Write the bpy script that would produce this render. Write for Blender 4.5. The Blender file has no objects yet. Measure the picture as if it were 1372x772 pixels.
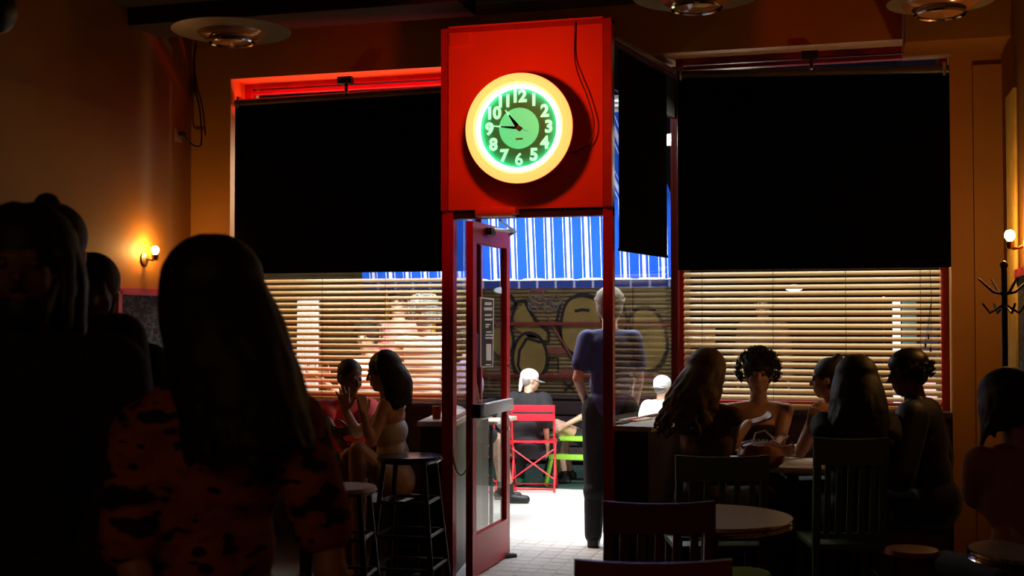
import bpy, bmesh, math, random
from mathutils import Vector, Matrix, Quaternion, noise
random.seed(7)
R = math.radians
V = Vector
SC = bpy.context.scene
COL = SC.collection

# ------------------------------------------------------------------ camera, world, big lights, exposure
FPX = 1650.0; YAW = R(15.7); PITCH = R(1.6); CZ = 1.57
cam_d = bpy.data.cameras.new('camera'); cam_d.sensor_width = 36.0; cam_d.lens = 36.0 * FPX / 1372.0
cam = bpy.data.objects.new('camera', cam_d); COL.objects.link(cam)
cam.location = (0, 0, CZ); cam.rotation_euler = (math.pi / 2 + PITCH, 0, YAW)
cam_d.clip_start = 0.05
cam_d.dof.use_dof = True; cam_d.dof.focus_distance = 7.6; cam_d.dof.aperture_fstop = 4.0
SC.camera = cam
W_ = bpy.data.worlds.new('night'); SC.world = W_; W_.use_nodes = True
W_.node_tree.nodes['Background'].inputs[0].default_value = (0.010, 0.012, 0.022, 1)
W_.node_tree.nodes['Background'].inputs[1].default_value = 0.25
SC.view_settings.view_transform = 'Standard'; SC.view_settings.look = 'None'
SC.view_settings.gamma = 1.0; SC.view_settings.exposure = 0.0; SC.view_settings.use_curve_mapping = False
SC.cycles.max_bounces = 6; SC.cycles.caustics_reflective = False; SC.cycles.caustics_refractive = False
SC.cycles.sample_clamp_indirect = 3.0; SC.cycles.transparent_max_bounces = 24

AWN_FILLS = ((-3.0, 9.6, 2.5, 11), (-0.9, 9.7, 2.75, 9))  # positions and powers of the fill points added under the awning
def light(name, kind, loc, power, color, size=0.1, target=None, size_y=None, cone=None, blend=0.4):
    d = bpy.data.lights.new(name, kind); d.energy = power; d.color = color
    if kind == 'AREA':
        d.size = size
        if size_y: d.shape = 'RECTANGLE'; d.size_y = size_y
    else: d.shadow_soft_size = size
    if kind == 'SPOT': d.spot_size = R(cone); d.spot_blend = blend
    o = bpy.data.objects.new(name, d); COL.objects.link(o); o.location = loc
    if target is not None:
        o.rotation_euler = (V(target) - V(loc)).to_track_quat('-Z', 'Y').to_euler()
    return o
# cold street-café lamps above the pavement, an added warm fill behind the camera, red window neon, added fills
light('street_flood', 'AREA', (-1.9, 9.3, 2.5), 95, (0.93, 0.97, 1.0), 1.6, target=(-1.9, 10.2, 0), size_y=0.25)
light('street_flood', 'AREA', (-3.6, 9.0, 2.7), 90, (1.0, 0.93, 0.84), 1.6, target=(-3.6, 11.2, 0.9), size_y=0.25)
light('street_flood', 'AREA', (-0.3, 9.15, 2.95), 52, (1.0, 0.88, 0.62), 1.8, target=(-0.3, 8.7, 0.6), size_y=0.25)
light('street_flood', 'AREA', (-3.6, 9.15, 2.95), 60, (1.0, 0.85, 0.66), 1.8, target=(-3.6, 8.7, 0.6), size_y=0.25)
light('street_lamp_light', 'AREA', (-2.2, 10.6, 5.5), 150, (0.9, 0.95, 1.0), 1.0, target=(-2.0, 9.6, 2.4))
light('room_fill', 'AREA', (-0.8, -1.5, 3.2), 6, (1.0, 0.50, 0.18), 2.0, target=(-1.5, 6, 1.2))  # added warm fill standing in for the room's ambient light
light('red_panel_fill', 'SPOT', (-1.955, 6.38, 2.90), 20, (1.0, 0.075, 0.012), 0.05, target=(-1.93, 7.2, 2.82), cone=112, blend=0.25)  # added red spot close before the clock, no fixture, shapes its shadow
light('neon_sill_light', 'AREA', (-3.6, 8.68, 1.03), 9, (1.0, 0.03, 0.03), 1.6, target=(-3.6, 8.45, 2.0), size_y=0.03)
light('lap_fill_spot', 'SPOT', (-3.35, 6.1, 3.3), 26, (1.0, 0.9, 0.62), 0.04, target=(-2.98, 7.05, 0.62), cone=16, blend=0.5)  # added spot to brighten the couple's laps, no fixture above them
light('jamb_fill_light', 'POINT', (-4.15, 8.95, 2.55), 9, (1.0, 0.92, 0.72), 0.04)  # this point and the next are added to brighten the window jambs
light('jamb_fill_light', 'POINT', (0.22, 8.95, 2.55), 5, (1.0, 0.92, 0.72), 0.04)
light('alcove_light', 'POINT', (-1.75, 8.0, 3.05), 7, (0.93, 0.97, 1.0), 0.08)
light('window_neon', 'AREA', (-3.6, 8.42, 3.12), 15, (1.0, 0.05, 0.03), 1.7, target=(-3.6, 8.55, 3.9), size_y=0.05)

for lx, ly, lz, lp in AWN_FILLS: light('awning_fill_light', 'POINT', (lx, ly, lz), lp, (1.0, 0.9, 0.72), 0.05)  # unseen fills added to brighten the window jambs

# ------------------------------------------------------------------ pixel -> point on a real plane
FW = V((-math.sin(YAW) * math.cos(PITCH), math.cos(YAW) * math.cos(PITCH), math.sin(PITCH)))
RT = V((math.cos(YAW), math.sin(YAW), 0)); UP = RT.cross(FW)
FH = V((-math.sin(YAW), math.cos(YAW), 0))
def P(px, py, D=None, x=None, y=None, z=None):
    d = FW + RT * ((px - 686) / FPX) + UP * ((386 - py) / FPX)
    if D is not None: t = D / d.dot(FH)
    elif y is not None: t = y / d.y
    elif x is not None: t = x / d.x
    else: t = (z - CZ) / d.z
    return V((0, 0, CZ)) + d * t

# ------------------------------------------------------------------ materials
MATS = {}
def mat(name, col, rough=0.6, metal=0.0, var=0.15, scale=8.0, bump=0.0, emit=None, estr=0.0, spec=0.5, sss=0.0, trans=0.0):
    if name in MATS: return MATS[name]
    m = bpy.data.materials.new(name); m.use_nodes = True; nt = m.node_tree; b = nt.nodes['Principled BSDF']
    b.inputs['Roughness'].default_value = rough; b.inputs['Metallic'].default_value = metal
    b.inputs['Specular IOR Level'].default_value = spec
    tc = nt.nodes.new('ShaderNodeTexCoord'); nz = nt.nodes.new('ShaderNodeTexNoise'); nz.inputs['Scale'].default_value = scale
    nz.inputs['Detail'].default_value = 5
    nt.links.new(tc.outputs['Object'], nz.inputs['Vector'])
    rp = nt.nodes.new('ShaderNodeValToRGB')
    rp.color_ramp.elements[0].position = 0.3; rp.color_ramp.elements[1].position = 0.7
    c = V(col[:3])
    rp.color_ramp.elements[0].color = (*(c * (1 - var)), 1); rp.color_ramp.elements[1].color = (*[min(1, v * (1 + var)) for v in c], 1)
    nt.links.new(nz.outputs['Fac'], rp.inputs['Fac']); nt.links.new(rp.outputs['Color'], b.inputs['Base Color'])
    if bump:
        bp = nt.nodes.new('ShaderNodeBump'); bp.inputs['Strength'].default_value = bump; bp.inputs['Distance'].default_value = 0.01
        nt.links.new(nz.outputs['Fac'], bp.inputs['Height']); nt.links.new(bp.outputs['Normal'], b.inputs['Normal'])
    if emit: b.inputs['Emission Color'].default_value = (*emit, 1); b.inputs['Emission Strength'].default_value = estr
    if trans:
        tr = nt.nodes.new('ShaderNodeBsdfTranslucent'); mx = nt.nodes.new('ShaderNodeMixShader'); mx.inputs[0].default_value = trans
        nt.links.new(rp.outputs['Color'], tr.inputs['Color'])
        nt.links.new(b.outputs[0], mx.inputs[1]); nt.links.new(tr.outputs[0], mx.inputs[2])
        nt.links.new(mx.outputs[0], nt.nodes['Material Output'].inputs[0])
    MATS[name] = m; return m
def glass_mat(name, tint=(0.93, 0.96, 0.95), gloss=1.0):
    m = bpy.data.materials.new(name); m.use_nodes = True; nt = m.node_tree; nt.nodes.remove(nt.nodes['Principled BSDF'])
    t = nt.nodes.new('ShaderNodeBsdfTransparent'); t.inputs[0].default_value = (*tint, 1)
    g = nt.nodes.new('ShaderNodeBsdfGlossy'); g.inputs['Roughness'].default_value = 0.02
    f = nt.nodes.new('ShaderNodeFresnel'); f.inputs[0].default_value = 1.52; ge = nt.nodes.new('ShaderNodeNewGeometry'); fr_ = nt.nodes.new('ShaderNodeMath'); fr_.operation = 'SUBTRACT'; fr_.inputs[0].default_value = 1.0; nt.links.new(ge.outputs['Backfacing'], fr_.inputs[1]); m2 = nt.nodes.new('ShaderNodeMath'); m2.operation = 'MULTIPLY'
    mu = nt.nodes.new('ShaderNodeMath'); mu.operation = 'MULTIPLY'; mu.inputs[1].default_value = gloss
    mx = nt.nodes.new('ShaderNodeMixShader')
    nt.links.new(f.outputs[0], m2.inputs[0]); nt.links.new(fr_.outputs[0], m2.inputs[1]); nt.links.new(m2.outputs[0], mu.inputs[0]); nt.links.new(mu.outputs[0], mx.inputs[0])
    nt.links.new(t.outputs[0], mx.inputs[1]); nt.links.new(g.outputs[0], mx.inputs[2])
    nt.links.new(mx.outputs[0], nt.nodes['Material Output'].inputs[0]); MATS[name] = m; return m
def stripes_mat(name, axis, period, stops, rough=0.9, trans=0.0):
    """flat printed stripes along one object axis"""
    m = bpy.data.materials.new(name); m.use_nodes = True; nt = m.node_tree; b = nt.nodes['Principled BSDF']; b.inputs['Roughness'].default_value = rough; b.inputs['Specular IOR Level'].default_value = 0.05
    tc = nt.nodes.new('ShaderNodeTexCoord'); sp = nt.nodes.new('ShaderNodeSeparateXYZ'); nt.links.new(tc.outputs['Object'], sp.inputs[0])
    d = nt.nodes.new('ShaderNodeMath'); d.operation = 'DIVIDE'; d.inputs[1].default_value = period
    fr = nt.nodes.new('ShaderNodeMath'); fr.operation = 'FRACT'
    nt.links.new(sp.outputs[axis], d.inputs[0]); nt.links.new(d.outputs[0], fr.inputs[0])
    rp = nt.nodes.new('ShaderNodeValToRGB'); rp.color_ramp.interpolation = 'CONSTANT'
    el = rp.color_ramp.elements
    el[0].position = stops[0][0]; el[0].color = (*stops[0][1], 1); el[1].position = stops[1][0]; el[1].color = (*stops[1][1], 1)
    for p, c in stops[2:]:
        e = el.new(p); e.color = (*c, 1)
    nt.links.new(fr.outputs[0], rp.inputs[0]); nt.links.new(rp.outputs[0], b.inputs['Base Color'])
    if trans:
        tr = nt.nodes.new('ShaderNodeBsdfTranslucent'); mx = nt.nodes.new('ShaderNodeMixShader'); mx.inputs[0].default_value = trans
        nt.links.new(rp.outputs[0], tr.inputs[0]); nt.links.new(b.outputs[0], mx.inputs[1]); nt.links.new(tr.outputs[0], mx.inputs[2])
        nt.links.new(mx.outputs[0], nt.nodes['Material Output'].inputs[0])
    MATS[name] = m; return m
def patches_mat(name, cols, scale, rough=0.8):
    """printed cloth: patches of several colours"""
    m = bpy.data.materials.new(name); m.use_nodes = True; nt = m.node_tree; b = nt.nodes['Principled BSDF']; b.inputs['Roughness'].default_value = rough
    tc = nt.nodes.new('ShaderNodeTexCoord'); mp = nt.nodes.new('ShaderNodeMapping'); mp.inputs['Scale'].default_value = (1, 1, 2.0)
    nz = nt.nodes.new('ShaderNodeTexNoise'); nz.inputs['Scale'].default_value = scale; nz.inputs['Detail'].default_value = 2.0
    nt.links.new(tc.outputs['Object'], mp.inputs[0]); nt.links.new(mp.outputs[0], nz.inputs['Vector'])
    rp = nt.nodes.new('ShaderNodeValToRGB'); rp.color_ramp.interpolation = 'CONSTANT'; el = rp.color_ramp.elements
    for i, (p, c) in enumerate(cols):
        e = el[i] if i < 2 else el.new(p)
        e.position = p; e.color = (*c, 1)
    nt.links.new(nz.outputs['Fac'], rp.inputs[0]); nt.links.new(rp.outputs[0], b.inputs['Base Color'])
    MATS[name] = m; return m

M_WALL = mat('orange_paint', (0.40, 0.165, 0.018), 0.65, var=0.06, scale=2.5, bump=0.05)
M_CEIL = mat('dark_ceiling', (0.035, 0.028, 0.025), 0.8)
M_DARKWOOD = mat('dark_wood', (0.030, 0.014, 0.010), 0.45, var=0.3, scale=14)
M_FLOOR = mat('dark_floor', (0.02, 0.014, 0.012), 0.5)
M_RED = mat('red_gloss_paint', (0.58, 0.012, 0.02), 0.35, var=0.08, scale=5)
M_REDP = mat('red_panel_paint', (0.85, 0.10, 0.03), 0.6, var=0.05, scale=3)
M_BLACK = mat('black_paint', (0.008, 0.008, 0.009), 0.45, var=0.1)
M_SHADE = mat('black_shade_cloth', (0.0025, 0.0025, 0.003), 0.9, var=0.1, spec=0.05)
M_SLAT = mat('pale_slat_wood', (0.74, 0.53, 0.25), 0.45, var=0.07, scale=3, trans=0.35)
M_STEEL = mat('brushed_steel', (0.6, 0.62, 0.64), 0.3, 1.0, var=0.05)
M_ALU = mat('satin_aluminium', (0.75, 0.8, 0.85), 0.35, 0.7, var=0.04)
M_CHROME = mat('chrome', (0.7, 0.7, 0.7), 0.12, 1.0, var=0.03)
M_GLASS = glass_mat('clear_glass', gloss=1.0)
M_FROST = mat('frosted_disc_glass', (0.42, 0.36, 0.30), 0.3, var=0.1, trans=0.4)
M_BOWL = mat('amber_bowl_glass', (0.55, 0.25, 0.12), 0.12, var=0.15, spec=0.9)
M_CONC = mat('pale_pavement', (0.62, 0.62, 0.60), 0.75, var=0.1, scale=3, bump=0.1)
M_TURF = mat('green_mat', (0.03, 0.07, 0.06), 0.9, var=0.3, scale=40)
M_PAPER = mat('white_paper', (0.8, 0.8, 0.8), 0.7, var=0.02)
M_LAMIN = mat('pale_laminate', (0.42, 0.36, 0.30), 0.35, var=0.08)
M_LEDGE = mat('pale_ledge', (0.5, 0.42, 0.34), 0.4, var=0.08)
M_GREENW = mat('green_painted_wood', (0.10, 0.16, 0.045), 0.5, var=0.15)
M_BROWNW = mat('brown_chair_wood', (0.16, 0.055, 0.025), 0.4, var=0.2)
M_REDCH = mat('red_chair_paint', (0.75, 0.02, 0.04), 0.35, var=0.05)
M_LIME = mat('lime_paint', (0.32, 0.72, 0.06), 0.4, var=0.05)
M_BULB = mat('lit_bulb', (1, 0.8, 0.5), 0.3, emit=(1.0, 0.62, 0.25), estr=14)
_n = M_BULB.node_tree; _t = _n.nodes.new('ShaderNodeBsdfTransparent'); _a = _n.nodes.new('ShaderNodeAddShader')
_n.links.new(_n.nodes['Principled BSDF'].outputs[0], _a.inputs[0]); _n.links.new(_t.outputs[0], _a.inputs[1]); _n.links.new(_a.outputs[0], _n.nodes['Material Output'].inputs[0])
M_BRASS = mat('dull_brass', (0.35, 0.2, 0.08), 0.35, 0.8)

# ------------------------------------------------------------------ mesh builder
def link_mesh(name, me, m, parent=None):
    o = bpy.data.objects.new(name, me); COL.objects.link(o)
    if m is not None and not me.materials: me.materials.append(m)
    if parent is not None: o.parent = parent
    return o
def tag(o, label=None, cat=None, group=None, kind=None):
    if label: o['label'] = label
    if cat: o['category'] = cat
    if group: o['group'] = group
    if kind: o['kind'] = kind
    return o
def thing(name, label, cat, loc=(0, 0, 0), rz=0.0, group=None):
    o = bpy.data.objects.new(name, None); COL.objects.link(o); o.empty_display_size = 0.1
    o.location = loc; o.rotation_euler = (0, 0, rz)
    return tag(o, label, cat, group)
class MB:
    def __init__(s): s.bm = bmesh.new()
    def box(s, c, size, rot=None, bevel=0.0):
        r = bmesh.ops.create_cube(s.bm, size=1.0); vs = r['verts']
        mt = Matrix.Translation(V(c)) @ (rot.to_4x4() if rot else Matrix()) @ Matrix.Diagonal((*size, 1))
        bmesh.ops.transform(s.bm, matrix=mt, verts=vs)
        if bevel:
            es = list({e for v in vs for e in v.link_edges})
            bmesh.ops.bevel(s.bm, geom=es, offset=bevel, segments=2, affect='EDGES', profile=0.6)
        return s
    def bx(s, x0, x1, y0, y1, z0, z1, bevel=0.0):
        return s.box(((x0 + x1) / 2, (y0 + y1) / 2, (z0 + z1) / 2), (abs(x1 - x0), abs(y1 - y0), abs(z1 - z0)), bevel=bevel)
    def beam(s, a, b, w, h, up=(0, 0, 1), bevel=0.0):
        a = V(a); b = V(b); d = b - a; L = d.length; d.normalize(); u = V(up)
        r = d.cross(u)
        if r.length < 1e-4: r = d.cross(V((0, 1, 0)))
        r.normalize(); u = r.cross(d)
        m = Matrix((r, d, u)).transposed()
        return s.box((a + b) / 2, (w, L, h), rot=m, bevel=bevel)
    def cyl(s, a, b, r0, r1=None, seg=16, caps=True):
        a = V(a); b = V(b); r1 = r0 if r1 is None else r1; d = b - a; L = d.length
        q = d.to_track_quat('Z', 'Y').to_matrix().to_4x4()
        bmesh.ops.create_cone(s.bm, cap_ends=caps, segments=seg, radius1=max(r0, 1e-5), radius2=max(r1, 1e-5), depth=L, matrix=Matrix.Translation((a + b) / 2) @ q)
        return s
    def ball(s, c, r, seg=14, rings=9, rot=None):
        r = r if hasattr(r, '__len__') else (r, r, r)
        mt = Matrix.Translation(V(c)) @ (rot.to_4x4() if rot else Matrix()) @ Matrix.Diagonal((*r, 1))
        bm = s.bm; top_ = bm.verts.new(mt @ V((0, 0, 1))); bot = bm.verts.new(mt @ V((0, 0, -1))); R_ = []
        for j in range(1, rings):
            a = math.pi * j / rings; z = math.cos(a); q = math.sin(a)
            R_.append([bm.verts.new(mt @ V((q * math.cos(2 * math.pi * k / seg), q * math.sin(2 * math.pi * k / seg), z))) for k in range(seg)])
        for k in range(seg):
            k2 = (k + 1) % seg; bm.faces.new((top_, R_[0][k], R_[0][k2])); bm.faces.new((bot, R_[-1][k2], R_[-1][k]))
        for A, B in zip(R_, R_[1:]):
            for k in range(seg): bm.faces.new((A[k], B[k], B[(k + 1) % seg], A[(k + 1) % seg]))
        return s
    def tube(s, pts, r, seg=8, closed=False):
        pts = [V(p) for p in pts]; n = len(pts); rings = []; prev = None
        for i, p in enumerate(pts):
            a = pts[(i - 1) % n] if (closed or i > 0) else p; b = pts[(i + 1) % n] if (closed or i < n - 1) else p
            t = (b - a).normalized()
            if prev is None:
                u = t.cross(V((0, 0, 1)));  u = u if u.length > 1e-3 else t.cross(V((0, 1, 0)))
            else: u = prev - t * prev.dot(t)
            u.normalize(); prev = u; w = t.cross(u)
            rr = r[i] if hasattr(r, '__len__') else r
            rings.append([s.bm.verts.new(p + (u * math.cos(k * 2 * math.pi / seg) + w * math.sin(k * 2 * math.pi / seg)) * rr) for k in range(seg)])
        for i in range(n if closed else n - 1):
            A = rings[i]; B = rings[(i + 1) % n]
            for k in range(seg): s.bm.faces.new((A[k], A[(k + 1) % seg], B[(k + 1) % seg], B[k]))
        if not closed:
            s.bm.faces.new(rings[0][::-1]); s.bm.faces.new(rings[-1])
        return s
    def lathe(s, prof, mt=None, seg=48):
        """profile of (r, h) revolved round Z"""
        mt = mt or Matrix(); rings = []
        for r, h in prof:
            if r < 1e-6: rings.append([s.bm.verts.new(mt @ V((0, 0, h)))])
            else: rings.append([s.bm.verts.new(mt @ V((r * math.cos(2 * math.pi * k / seg), r * math.sin(2 * math.pi * k / seg), h))) for k in range(seg)])
        for A, B in zip(rings, rings[1:]):
            for k in range(seg):
                k2 = (k + 1) % seg
                if len(A) == 1 and len(B) > 1: s.bm.faces.new((A[0], B[k], B[k2]))
                elif len(B) == 1 and len(A) > 1: s.bm.faces.new((A[k], A[k2], B[0]))
                elif len(A) > 1: s.bm.faces.new((A[k], A[k2], B[k2], B[k]))
        return s
    def quadstrip(s, pts, w, n, th=0.004):
        """ribbon of width w following pts on a plane with normal n"""
        n = V(n).normalized(); L = len(pts); vs = []
        for i, p in enumerate(pts):
            t = (V(pts[min(i + 1, L - 1)]) - V(pts[max(i - 1, 0)])).normalized(); d = t.cross(n).normalized()
            ww = w[i] if hasattr(w, '__len__') else w
            vs.append([s.bm.verts.new(V(p) + d * ww / 2 * k + n * h) for k, h in ((-1, 0), (1, 0), (1, th), (-1, th))])
        for A, B in zip(vs, vs[1:]):
            for k in range(4): s.bm.faces.new((A[k], A[(k + 1) % 4], B[(k + 1) % 4], B[k]))
        s.bm.faces.new(vs[0]); s.bm.faces.new(vs[-1][::-1]); return s
    def poly(s, pts, n, th=0.004):
        n = V(n).normalized()
        a = [s.bm.verts.new(V(p)) for p in pts]; b = [s.bm.verts.new(V(p) + n * th) for p in pts]
        s.bm.faces.new(a[::-1]); s.bm.faces.new(b); L = len(pts)
        for k in range(L): s.bm.faces.new((a[k], a[(k + 1) % L], b[(k + 1) % L], b[k]))
        return s
    def mesh(s, name, smooth=True, off=None, angle=35):
        if off is not None: bmesh.ops.translate(s.bm, verts=s.bm.verts, vec=-V(off))
        bmesh.ops.recalc_face_normals(s.bm, faces=s.bm.faces)
        me = bpy.data.meshes.new(name); s.bm.to_mesh(me); s.bm.free()
        if smooth:
            for p in me.polygons: p.use_smooth = True
            try: me.set_sharp_from_angle(angle=R(angle))
            except Exception: pass
        return me
    def build(s, name, m, parent=None, world=False, smooth=True):
        """world=True: the shapes were given in world coordinates"""
        off = None
        if world and parent is not None:
            pm = Matrix.Translation(parent.location) @ Matrix.Rotation(parent.rotation_euler.z, 4, 'Z')
            if parent.parent: pm = Matrix.Translation(parent.parent.location) @ Matrix.Rotation(parent.parent.rotation_euler.z, 4, 'Z') @ pm
            bmesh.ops.transform(s.bm, matrix=pm.inverted(), verts=s.bm.verts)
        return link_mesh(name, s.mesh(name, smooth), m, parent)
def solo(name, mb, m, label, cat, group=None):
    """one-mesh thing given in world coordinates, origin moved to its base"""
    vs = [v.co for v in mb.bm.verts]
    c = V(((min(v.x for v in vs) + max(v.x for v in vs)) / 2, (min(v.y for v in vs) + max(v.y for v in vs)) / 2, min(v.z for v in vs)))
    me = mb.mesh(name, off=c); o = link_mesh(name, me, m); o.location = c
    return tag(o, label, cat, group)
def struct(name, mb, m, parent=None):
    o = mb.build(name, m, parent)
    if parent is None: o['kind'] = 'structure'
    return o

# ------------------------------------------------------------------ the room shell
XL = -4.86; XR = P(1345, 400, y=8.3).x; ZC = 3.75; YF = 8.3
SILL = P(1035, 549, y=8.5).z; HEAD = 3.40
AX0, AX1 = P(599, 432, y=7.2).x, P(815, 432, y=7.2).x            # alcove posts
BX0 = P(641, 432, y=8.5).x; BX1 = P(906, 432, y=8.5).x            # alcove corners at the facade
WL0 = -4.53; WR1 = P(1270, 200, y=8.5).x
struct('floor', MB().bx(-5.2, 1.6, -2.5, 7.25, -0.1, 0.0).bx(-5.2, AX0 - 0.26, 7.25, 8.75, -0.1, 0.0).bx(BX1 + 0.11, 1.6, 7.25, 8.75, -0.1, 0.0), M_FLOOR)
struct('ceiling', MB().bx(-5.2, 1.6, -2.5, 8.9, ZC, ZC + 0.1), M_CEIL)
struct('wall_left', MB().bx(XL - 0.12, XL, -2.5, 8.9, 0, ZC), M_WALL)
struct('wall_right', MB().bx(XR, XR + 0.12, -2.5, 8.9, 0, ZC), M_WALL)
struct('wall_back', MB().bx(-5.0, 1.2, -2.6, -2.5, 0, ZC), M_WALL)
wf = struct('wall_front', MB().bx(XL, WL0, YF, 8.75, 0, ZC).bx(WL0, WR1, YF, 8.75, HEAD, ZC).bx(WR1, XR, YF, 8.75, 0, ZC), M_WALL)
MB().bx(P(1305, 300, y=YF).x, XR, YF - 0.035, YF, 0, 3.2).build('pier_face', M_WALL, wf)
struct('trim_1', MB().bx(WL0, BX0, YF + 0.05, 8.75, 0, SILL - 0.02).bx(BX1, WR1, YF + 0.05, 8.75, 0, SILL - 0.02), M_DARKWOOD)   # wainscot under the windows
struct('trim_2', MB().bx(WL0, BX0, YF, 8.6, SILL - 0.02, SILL + 0.012).bx(BX1, WR1, YF, 8.6, SILL - 0.02, SILL + 0.012), M_DARKWOOD)
zb = 3.26
struct('trim_3', MB().bx(P(1213, 60, y=7.75).x, XR, 7.75, YF, zb, ZC), M_WALL)   # box beam over the right window
struct('trim_4', MB().bx(XL, AX0 - 0.02, 7.45, 7.85, 3.63, ZC), M_CEIL)
struct('baseboard_left', MB().bx(XL, XL + 0.02, -2.5, YF, 0, 0.14), M_DARKWOOD)

# windows: red frames, mullions and panes
def window(name, x0, x1):
    fr = MB(); y0, y1 = 8.52, 8.60; t = 0.055
    fr.bx(x0, x0 + t, y0, y1, SILL, HEAD); fr.bx(x1 - t, x1, y0, y1, SILL, HEAD)
    fr.bx(x0 + t, x1 - t, y0, y1, SILL, SILL + t); fr.bx(x0 + t, x1 - t, y0, y1, HEAD - 0.035, HEAD); fr.bx(x0 + t, x1 - t, y0 + .02, y1, HEAD - 0.075, HEAD - 0.05); fr.bx(x0 + t, x1 - t, y0, y1, 3.12, 3.16)
    w = struct(name, fr, mat('deep_red_frame_paint', (0.30, 0.008, 0.014), 0.4))
    xm = (x0 + x1) / 2
    MB().bx(x0 + t, x1 - t, 8.565, 8.573, SILL + t, HEAD - 0.05).build('pane', M_GLASS, w)
    return w
win_l = window('window_1', WL0, BX0); win_r = window('window_2', BX1, WR1)

# slatted blinds, every slat its own piece
def blind(label, x0, x1, y, ztop, pitch, n, tilt, cords, group=None):
    t = thing('window_blind', label, 'blind', ((x0 + x1) / 2, y, SILL + 0.03), 0, group)
    w = x1 - x0; b = bmesh.new(); rows = []
    for k in range(5):
        u = (k / 4 - 0.5) * 0.046; h = 0.0035 * (1 - (2 * u / 0.046) ** 2)
        rows.append((u, h))
    vs = [[b.verts.new((sx * w / 2, u, h + dz)) for (u, h) in rows] for dz in (0, 0.003) for sx in (-1, 1)]
    for k in range(4):
        b.faces.new((vs[0][k], vs[1][k], vs[1][k + 1], vs[0][k + 1])); b.faces.new((vs[2][k], vs[2][k + 1], vs[3][k + 1], vs[3][k]))
    b.faces.new((vs[0][0], vs[2][0], vs[3][0], vs[1][0])); b.faces.new((vs[0][4], vs[1][4], vs[3][4], vs[2][4]))
    me = bpy.data.meshes.new('slat'); bmesh.ops.recalc_face_normals(b, faces=b.faces); b.to_mesh(me); b.free(); me.materials.append(M_SLAT)
    z0 = t.location.z
    for i in range(n):
        o = bpy.data.objects.new('slat', me); COL.objects.link(o); o.parent = t
        o.location = (0, random.uniform(-.0015, .0015), ztop - i * pitch - z0); o.rotation_euler = (tilt + random.uniform(-.035, .035), random.uniform(-.0008, .0008), 0)
    MB().box((0, 0, 0.0), (w, 0.05, 0.018), bevel=0.003).build('bottom_rail', M_SLAT, t)
    for cx in cords:
        m = MB()
        for dy in (-0.027, 0.027): m.cyl((cx - (x0 + x1) / 2, dy, 0), (cx - (x0 + x1) / 2, dy, ztop - z0 + 0.1), 0.0013, seg=5)
        m.build('ladder_cord', M_BLACK, t)
    return t
zt = P(1090, 364, y=8.42).z + 0.03
n_s = int((zt - SILL - 0.05) / 0.0437) + 1
bl_r = blind('pale wooden slatted blind on the right of the clock, beside the orange pier', BX1 + 0.06, WR1 - 0.055, 8.45, zt, 0.0437, n_s, R(38), [P(x, 400, y=8.45).x for x in (941, 1036, 1133, 1233)], 'wooden slatted blinds')
bl_l = blind('pale wooden slatted blind on the left of the clock, red light along its slats', WL0 + 0.06, BX0 - 0.05, 8.45, P(480, 376, y=8.42).z, 0.0437, int((P(480, 376, y=8.42).z - SILL - 0.05) / 0.0437) + 1, R(30), [P(x, 400, y=8.45).x for x in (340, 434, 518, 600)], 'wooden slatted blinds')
m = MB(); c0 = P(1247, 365, y=8.40)
for px, py in ((1244, 448), (1240, 460), (1247, 465)):
    e = P(px, py, y=8.40); m.tube([P(1246, 362, y=8.42), P(1248, 400, y=8.40), e], 0.0016, 6); m.lathe([(0, 0), (0.008, -0.004), (0.005, -0.022), (0.009, -0.03), (0, -0.032)], Matrix.Translation(e), 8)
m.build('lift_cord', M_BLACK, bl_r, world=True)

# black roller shades
def shade(label, x0, x1, y, ztl, ztr, zb, group):
    t = thing('roller_shade', label, 'shade', ((x0 + x1) / 2, y, zb), 0, group)
    m = MB(); nseg = 24; th = 0.003; f = []; bk = []
    for i in range(nseg + 1):
        u = i / nseg; x = x0 + (x1 - x0) * u; zt_ = ztl + (ztr - ztl) * u; wob = 0.004 * math.sin(u * 17) 
        f.append([m.bm.verts.new((x, y + wob * (1 - k / 4) - th, zb + (zt_ - zb) * k / 4)) for k in range(5)])
    for A, B in zip(f, f[1:]):
        for k in range(4): m.bm.faces.new((A[k], B[k], B[k + 1], A[k + 1]))
    bmesh.ops.solidify(m.bm, geom=m.bm.faces[:], thickness=0.003)
    m.build('cloth', M_SHADE, t, world=True)
    MB().cyl((x0 + .01, y + 0.015, zb + 0.006), (x1 - .01, y + 0.015, zb + 0.006), 0.008, seg=10).build('hem_bar', M_SHADE, t, world=True)
    MB().cyl((x0 - 0.01, y + 0.03, ztl + 0.025), (x1, y + 0.03, ztr + 0.025), 0.033, seg=16).build('roller_tube', mat('grey_tube', (0.10, 0.10, 0.10), 0.35, 0.4), t, world=True)
    for x, z in ((x0 + .02, ztl), (x1 - .03, ztr)): MB().box((x, y + 0.03, z + 0.03), (0.02, 0.07, 0.09), bevel=0.004).build('bracket', M_STEEL, t, world=True)
    return t
shade('long black roller shade covering the upper right window', P(908, 200, y=8.31).x, P(1273, 200, y=8.31).x, 8.31, P(908, 105, y=8.31).z, P(1271, 98, y=8.31).z, P(1090, 360, y=8.31).z, 'black roller shades')
shade('black roller shade covering the upper left window, under the red-lit header', P(315, 200, y=8.31).x, P(628, 200, y=8.31).x, 8.31, P(315, 143, y=8.31).z, P(592, 124, y=8.31).z, P(450, 365, y=8.31).z, 'black roller shades')
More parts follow.
